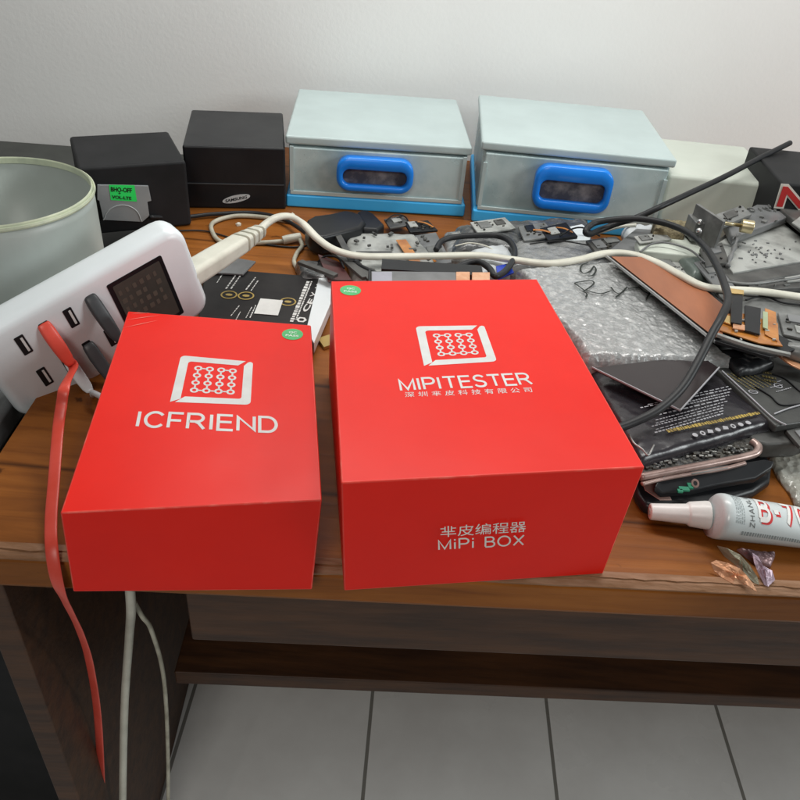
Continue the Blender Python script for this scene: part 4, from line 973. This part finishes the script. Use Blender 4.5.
for k in range(5): tubem([at(663+3.0*k, 479-1.0*k, .0268), at(666+3.0*k, 472-1.0*k, .0285)], .0007, 6, 1, bm, curve=False)
obj('clips', bm, 'greymid', bf)
slab('metal_strip', [(690, 470), (728, 465), (728, 468), (692, 474)], .0275, .026, 'grey', parent=bf, bevel=.0003)
rf = empty('phone_midframe', at(700, 462, 0), 'dirty rose metal phone frame below the black battery', 'phone part')
rose = [(640, 470, .031), (690, 462, .031), (758, 447, .031), (760, 453, .031), (752, 460, .030), (720, 466, .029), (680, 474, .029), (644, 482, .029)]
obj('rail', tubem([at(*p) for p in [(640, 477, .029), (680, 469.5, .029), (720, 462, .029), (748, 456, .029), (757, 452, .030), (758, 446, .031), (752, 441, .031)]], .0034, 10, .9), 'rose', rf, smooth=True)
obj('rail', tubem([at(*p) for p in [(642, 484, .026), (662, 479, .026), (690, 474, .026), (722, 469, .026), (745, 463, .027)]], .0019, 10, .9), 'rose', rf, smooth=True)
obj('board', prism(pxpoly([(630, 460), (700, 440), (752, 438), (755, 450), (700, 464), (640, 476)], .0290), z0=.0235), 'pcb', rf, bevel=.0004)
bm = bmesh.new()
for k in range(70):
    u_ = random.random(); x = 645+u_*105; y = 467-u_*20+random.uniform(-6, 3); a = .15
    boxw(at(x, y, .0295), V((math.cos(a), math.sin(a), 0)), V((-math.sin(a), math.cos(a), 0)), UP, random.uniform(.0006, .003), random.uniform(.0005, .0016), random.uniform(.0004, .0018), bm)
obj('components', bm, 'pcb', rf, kind='stuff')
bm = bmesh.new()
for k in range(26):
    u_ = random.random(); x = 650+u_*100; y = 466-u_*20+random.uniform(-5, 3)
    boxw(at(x, y, .0305), DX, DY, UP, random.uniform(.0004, .002), random.uniform(.0004, .0007), .0006, bm)
obj('solder_points', bm, 'greylight', rf, kind='stuff')

# ------------------------------------------------------------ glue tube
gl = empty('glue_tube', at(730, 530, 0), 'grey glue tube with white nozzle cap and red edged B-70 lettering', 'glue tube')
def tubesec(c, ax, r, k, n=40, w=1.0):
    s = ax.cross(UP).normalized(); u_ = s.cross(ax).normalized()
    if u_.z < 0: u_ = -u_
    return [c+s*(math.cos(t*2*math.pi/n)*r*w)+u_*(math.sin(t*2*math.pi/n)*r*k) for t in range(n)]
T0 = at(649.5, 511.5, .011); T1 = at(705, 515, .0145); 
rT = .0185
T2 = at(716, 517, .0175); T3 = at(880, 535, .0125)
ax = (T3-T2).normalized(); axc = (T1-T0).normalized()
bm = bmesh.new(); rs = []
Lc = (T1-T0).length
for s, r_ in ((0, .0050), (.01, .0062), (.03, .0066), (.35, .0072), (.66, .0080), (.68, .0086), (.72, .0098), (1.0, .0112), (1.06, .0112)): rs.append(tubesec(T0+axc*Lc*s, axc, r_, 1, 28))
loops(bm, rs); cap = obj('cap', bm, 'cap', gl, smooth=False, bevel=.0004)
bm = bmesh.new(); c0 = T0-axc*.0003; s_ = axc.cross(UP).normalized(); u_ = s_.cross(axc); loops(bm, [[c0+s_*math.cos(t*.393)*.0028+u_*math.sin(t*.393)*.0028-axc*.0002 for t in range(16)], [c0+s_*math.cos(t*.393)*.0028+u_*math.sin(t*.393)*.0028+axc*.001 for t in range(16)]]); obj('cap_dimple', bm, 'greylight', cap)
bm = bmesh.new(); rs = []
Lt = (T3-T2).length
prof = [(-.030, .0108, 1, 1), (-.022, .0150, 1, 1), (-.010, .0172, 1, 1), (.01, .0180, 1, 1), (.04, .0180, 1, 1.0), (.10, .0172, .98, 1.04), (.2, .0170, .95, 1.06), (.35, .0166, .9, 1.10), (.5, .0164, .82, 1.14), (.65, .0162, .7, 1.2), (.85, .016, .45, 1.27), (1, .016, .1, 1.36)]
def tube_at(s):
    for p, q_ in zip(prof, prof[1:]):
        if p[0] <= s <= q_[0]:
            k = (s-p[0])/(q_[0]-p[0]); return [a+(b-a)*k for a, b in zip(p, q_)]
    return prof[-1]
def tcen(s):
    c = T2.lerp(T3, s); q_ = tube_at(s); c = c.copy(); c.z = q_[1]*q_[2]+.0006; return c
for i in range(61):
    s = -.03+1.03*i/60; q_ = tube_at(s); rs.append(tubesec(tcen(s), ax, q_[1], q_[2], 48, q_[3]))
loops(bm, rs); body = obj('body', bm, 'tube', gl, smooth=True)
sB = ax.cross(UP).normalized(); uB = sB.cross(ax).normalized()
def wrap_text(s, s0, s1, a0, a1, m, name, off, bold=0, rot=False, thick=.0002):
    """text wrapped on the tube: s along axis, angle across (deg from the top, + towards the camera)"""
    bm = text_bm(s, V((0, 0, 0)), V((1, 0, 0)), V((0, 1, 0)), 0, .0001, bold)
    for v in list(bm.verts): pass
    bmesh.ops.subdivide_edges(bm, edges=[e for e in bm.edges if e.calc_length() > .12], cuts=2, use_grid_fill=False)
    bmesh.ops.triangulate(bm, faces=bm.faces[:])
    for v in bm.verts:
        x, y, z = v.co
        if rot: x, y = 1-y, x   # reads across the tube
        S_ = s0+(s1-s0)*x; an = math.radians(a0+(a1-a0)*y); q_ = tube_at(S_)
        c = tcen(S_); r_ = q_[1]; hi = 1 if z > .00005 else 0
        e = off+thick*hi
        v.co = c+sB*(math.sin(an)*(r_*q_[3]+e))+uB*(math.cos(an)*(r_*q_[2]+e))
    return obj(name, bm, m, gl)
if sB.y > 0: sB = -sB      # + angle towards the camera
def on_tube(s0, s1, a0, a1, rot=False):
    def f(x, y, e):
        if rot: x, y = 1-y, x
        S_ = s0+(s1-s0)*x; an = math.radians(a0+(a1-a0)*y); q_ = tube_at(S_); c = tcen(S_); r_ = q_[1]
        return c+sB*(math.sin(an)*(r_*q_[3]+e))+uB*(math.cos(an)*(r_*q_[2]+e))
    return f
stroke_lettering('B-7000', 'lettering_shadow', gl, None, None, None, 'redprint', .20, .34, .0002, .00005, on_tube(.206, .665, 50, -26), .12)
stroke_lettering('B-7000', 'lettering', gl, None, None, None, 'cap', .17, .37, .0004, .00005, on_tube(.198, .657, 45, -31), .12)
stroke_lettering('ZHANLIDA', 'small_lettering', gl, None, None, None, 'greyprint', .13, .35, .0002, .00005, on_tube(.138, .168, 62, -64, True))
bm = bmesh.new()
for r_ in range(5):
    S_ = .055+r_*.012; an = 58
    while an > -35:
        l = random.uniform(3, 9)
        pts_ = []
        for ss, aa in ((S_, an), (S_+.0045, an), (S_+.0045, an-l), (S_, an-l)):
            q_ = tube_at(ss); c = tcen(ss); a_ = math.radians(aa); pts_.append(c+sB*(math.sin(a_)*(q_[1]*q_[3]+.0003))+uB*(math.cos(a_)*(q_[1]*q_[2]+.0003)))
        vs_ = [bm.verts.new(p) for p in pts_]; bm.faces.new(vs_); an -= l+2.5
obj('fine_print', bm, 'palegreyprint', gl, kind='stuff')
bm = bmesh.new(); S_ = .10
while S_ < .8:
    l = random.uniform(.006, .013); pts_ = []
    for ss, aa in ((S_, 88), (S_+l, 88), (S_+l, 76), (S_, 76)):
        q_ = tube_at(ss); c = tcen(ss); a_ = math.radians(aa); pts_.append(c+sB*(math.sin(a_)*(q_[1]*q_[3]+.0003))+uB*(math.cos(a_)*(q_[1]*q_[2]+.0003)))
    bm.faces.new([bm.verts.new(p) for p in pts_]); S_ += l+.006
obj('fine_print', bm, 'palegreyprint', gl, kind='stuff')

# ------------------------------------------------------------ foil scraps in front
def leaf(name, pts, w, m, label, lift=.004, seed=1, fold=.4):
    P = [at(x, y, z) for x, y, z in pts]; Q = catmull(P, 10); bm = bmesh.new(); rs = []
    for i, q_ in enumerate(Q):
        t_ = i/(len(Q)-1); d = (Q[min(i+1, len(Q)-1)]-Q[max(i-1, 0)]).normalized(); a = d.cross(UP).normalized()
        ww = w*(.25+.75*math.sin(math.pi*min(1, .08+t_*.95))**.6)*(1+.25*noise.noise(V((t_*6, seed, 0))))
        r_ = []
        for k in range(9):
            u_ = k/8*2-1
            r_.append(q_+a*(u_*ww)+UP*(lift*(1-u_*u_)*math.sin(math.pi*min(1, t_+.1))+.0015*noise.noise(V((t_*9, u_*4, seed)))+.0008))
        for k in range(7, 0, -1):
            u_ = k/8*2-1
            r_.append(q_+a*(u_*ww)+UP*(-.0006+lift*.8*(1-u_*u_)*math.sin(math.pi*min(1, t_+.1))))
        rs.append(r_)
    loops(bm, rs)
    return tag(obj(name, bm, m, smooth=True), label, 'foil', 'foil scraps in front of the glue tube')
def flake(pts, m, label, seed):
    """thin folded flake: pixel outline with heights, fanned round a raised crease, 0.4 mm thick"""
    P = [at(*p) for p in pts]; n_ = len(P); c = sum(P, V())/n_; bm = bmesh.new(); rnd = random.Random(seed)
    rings = []
    for k in (1, .72, .42, .15):
        rings.append([c+(p-c)*k+UP*((1-k)*.0035*rnd.uniform(.2, 1)*(1 if i_ % 2 else -.2)+.0004) for i_, p in enumerate(P)])
    T = [[bm.verts.new(v) for v in R_] for R_ in rings]; Bt = [[bm.verts.new(v-UP*.0004) for v in R_] for R_ in rings]
    for L_ in (T, Bt):
        for a, b in zip(L_, L_[1:]):
            for i_ in range(n_): bm.faces.new((a[i_], a[(i_+1) % n_], b[(i_+1) % n_], b[i_]))
        bm.faces.new(L_[-1])
    for i_ in range(n_): bm.faces.new((T[0][i_], T[0][(i_+1) % n_], Bt[0][(i_+1) % n_], Bt[0][i_]))
    return tag(obj('foil_scrap', bm, m), label, 'foil', 'foil scraps in front of the glue tube')
flake([(710.5, 563, .007), (716, 560.5, .009), (727, 563, .010), (740, 569, .009), (746, 575, .006), (752, 583, .004), (757, 592, .001), (752, 589, .0008), (746, 585, .0008), (733, 584, .0008), (722, 578, .0008), (714, 571, .002)], 'foilcopper', 'folded copper coloured foil scrap nearest the bench edge', 3)
flake([(717, 546, .006), (726, 548, .009), (740, 555, .009), (750, 566, .007), (757, 577, .004), (759, 585, .001), (754, 583, .001), (744, 575, .002), (735, 565, .002), (724, 556, .002)], 'foilgreen', 'grey green rolled foil scrap in the middle of the three', 5)
flake([(752, 553, .014), (758, 557, .012), (763, 566, .009), (772, 571, .006), (775, 580, .003), (768, 587, .001), (764, 585, .001), (758, 573, .004), (754, 563, .009)], 'foilpink', 'lilac foil scrap at the right of the copper one', 8)
tag(obj('foil_scrap', pillow([at(737, 547, .005), at(777, 549, .006), at(771, 565, .003), at(756, 561, .005)], .0006, 24, 18, .0018, 160, .001, .2, .7, 111), 'foildark', smooth=False), 'dark pinkish crumpled scrap behind the lilac foil', 'foil')

# cables hanging under the bench
cable('white_cable', [(128, 560, -.05), (130, 590, -.10), (131, 612, -.14), (129, 640, -.22), (124, 720, -.36), (122, 860, -.6)], .0042, 'cream', 'white cable hanging below the smaller red box')
cable('thin_grey_cable', [(134, 602, -.14), (142, 616, -.16), (152, 632, -.2), (164, 680, -.3), (168, 760, -.45), (168, 860, -.6)], .0022, 'offwhite', 'thin grey cable slanting beside the hanging white cable')

# ------------------------------------------------------------ light
def area(name, loc, tgt, sx, sy, power, col):
    l = bpy.data.lights.new(name, 'AREA'); l.shape = 'RECTANGLE'; l.size = sx; l.size_y = sy; l.energy = power; l.color = col
    o = bpy.data.objects.new(name, l); COL.objects.link(o); o.location = loc
    o.rotation_euler = (V(tgt)-V(loc)).to_track_quat('-Z', 'Y').to_euler(); return o
area('tube_lamp', (.12, .98, .95), (.0, .55, 0), 1.1, .14, 9.2, (1, .99, .95))
area('front_fill', (-.25, -1.3, 1.55), (0, .4, -.1), .6, .6, 14, (1, .95, .88))  # added fill from the front, lifts the box fronts and the floor
area('right_fill', (1.7, .30, .75), (-.2, .6, .08), .6, .5, 14, (.95, 1, 1))  # added lamp on the right to brighten the charger face, no window modelled
w = bpy.data.worlds.new('World'); sc.world = w; w.use_nodes = True
bg = w.node_tree.nodes['Background']; bg.inputs[0].default_value = (.93, 1.0, 1.0, 1); bg.inputs[1].default_value = .11

# ------------------------------------------------------------ camera
cam = bpy.data.cameras.new('Camera'); co = bpy.data.objects.new('Camera', cam); COL.objects.link(co)
cam.sensor_width = 36; cam.lens = FPX/800*36; cam.clip_start = .01; cam.clip_end = 60
Mx = Matrix((CR, CU, -CF)).transposed().to_4x4(); Mx.translation = CAM; co.matrix_world = Mx
sc.camera = co
sc.view_settings.view_transform = 'Standard'; sc.view_settings.look = 'None'; sc.view_settings.exposure = 0; sc.view_settings.gamma = 1
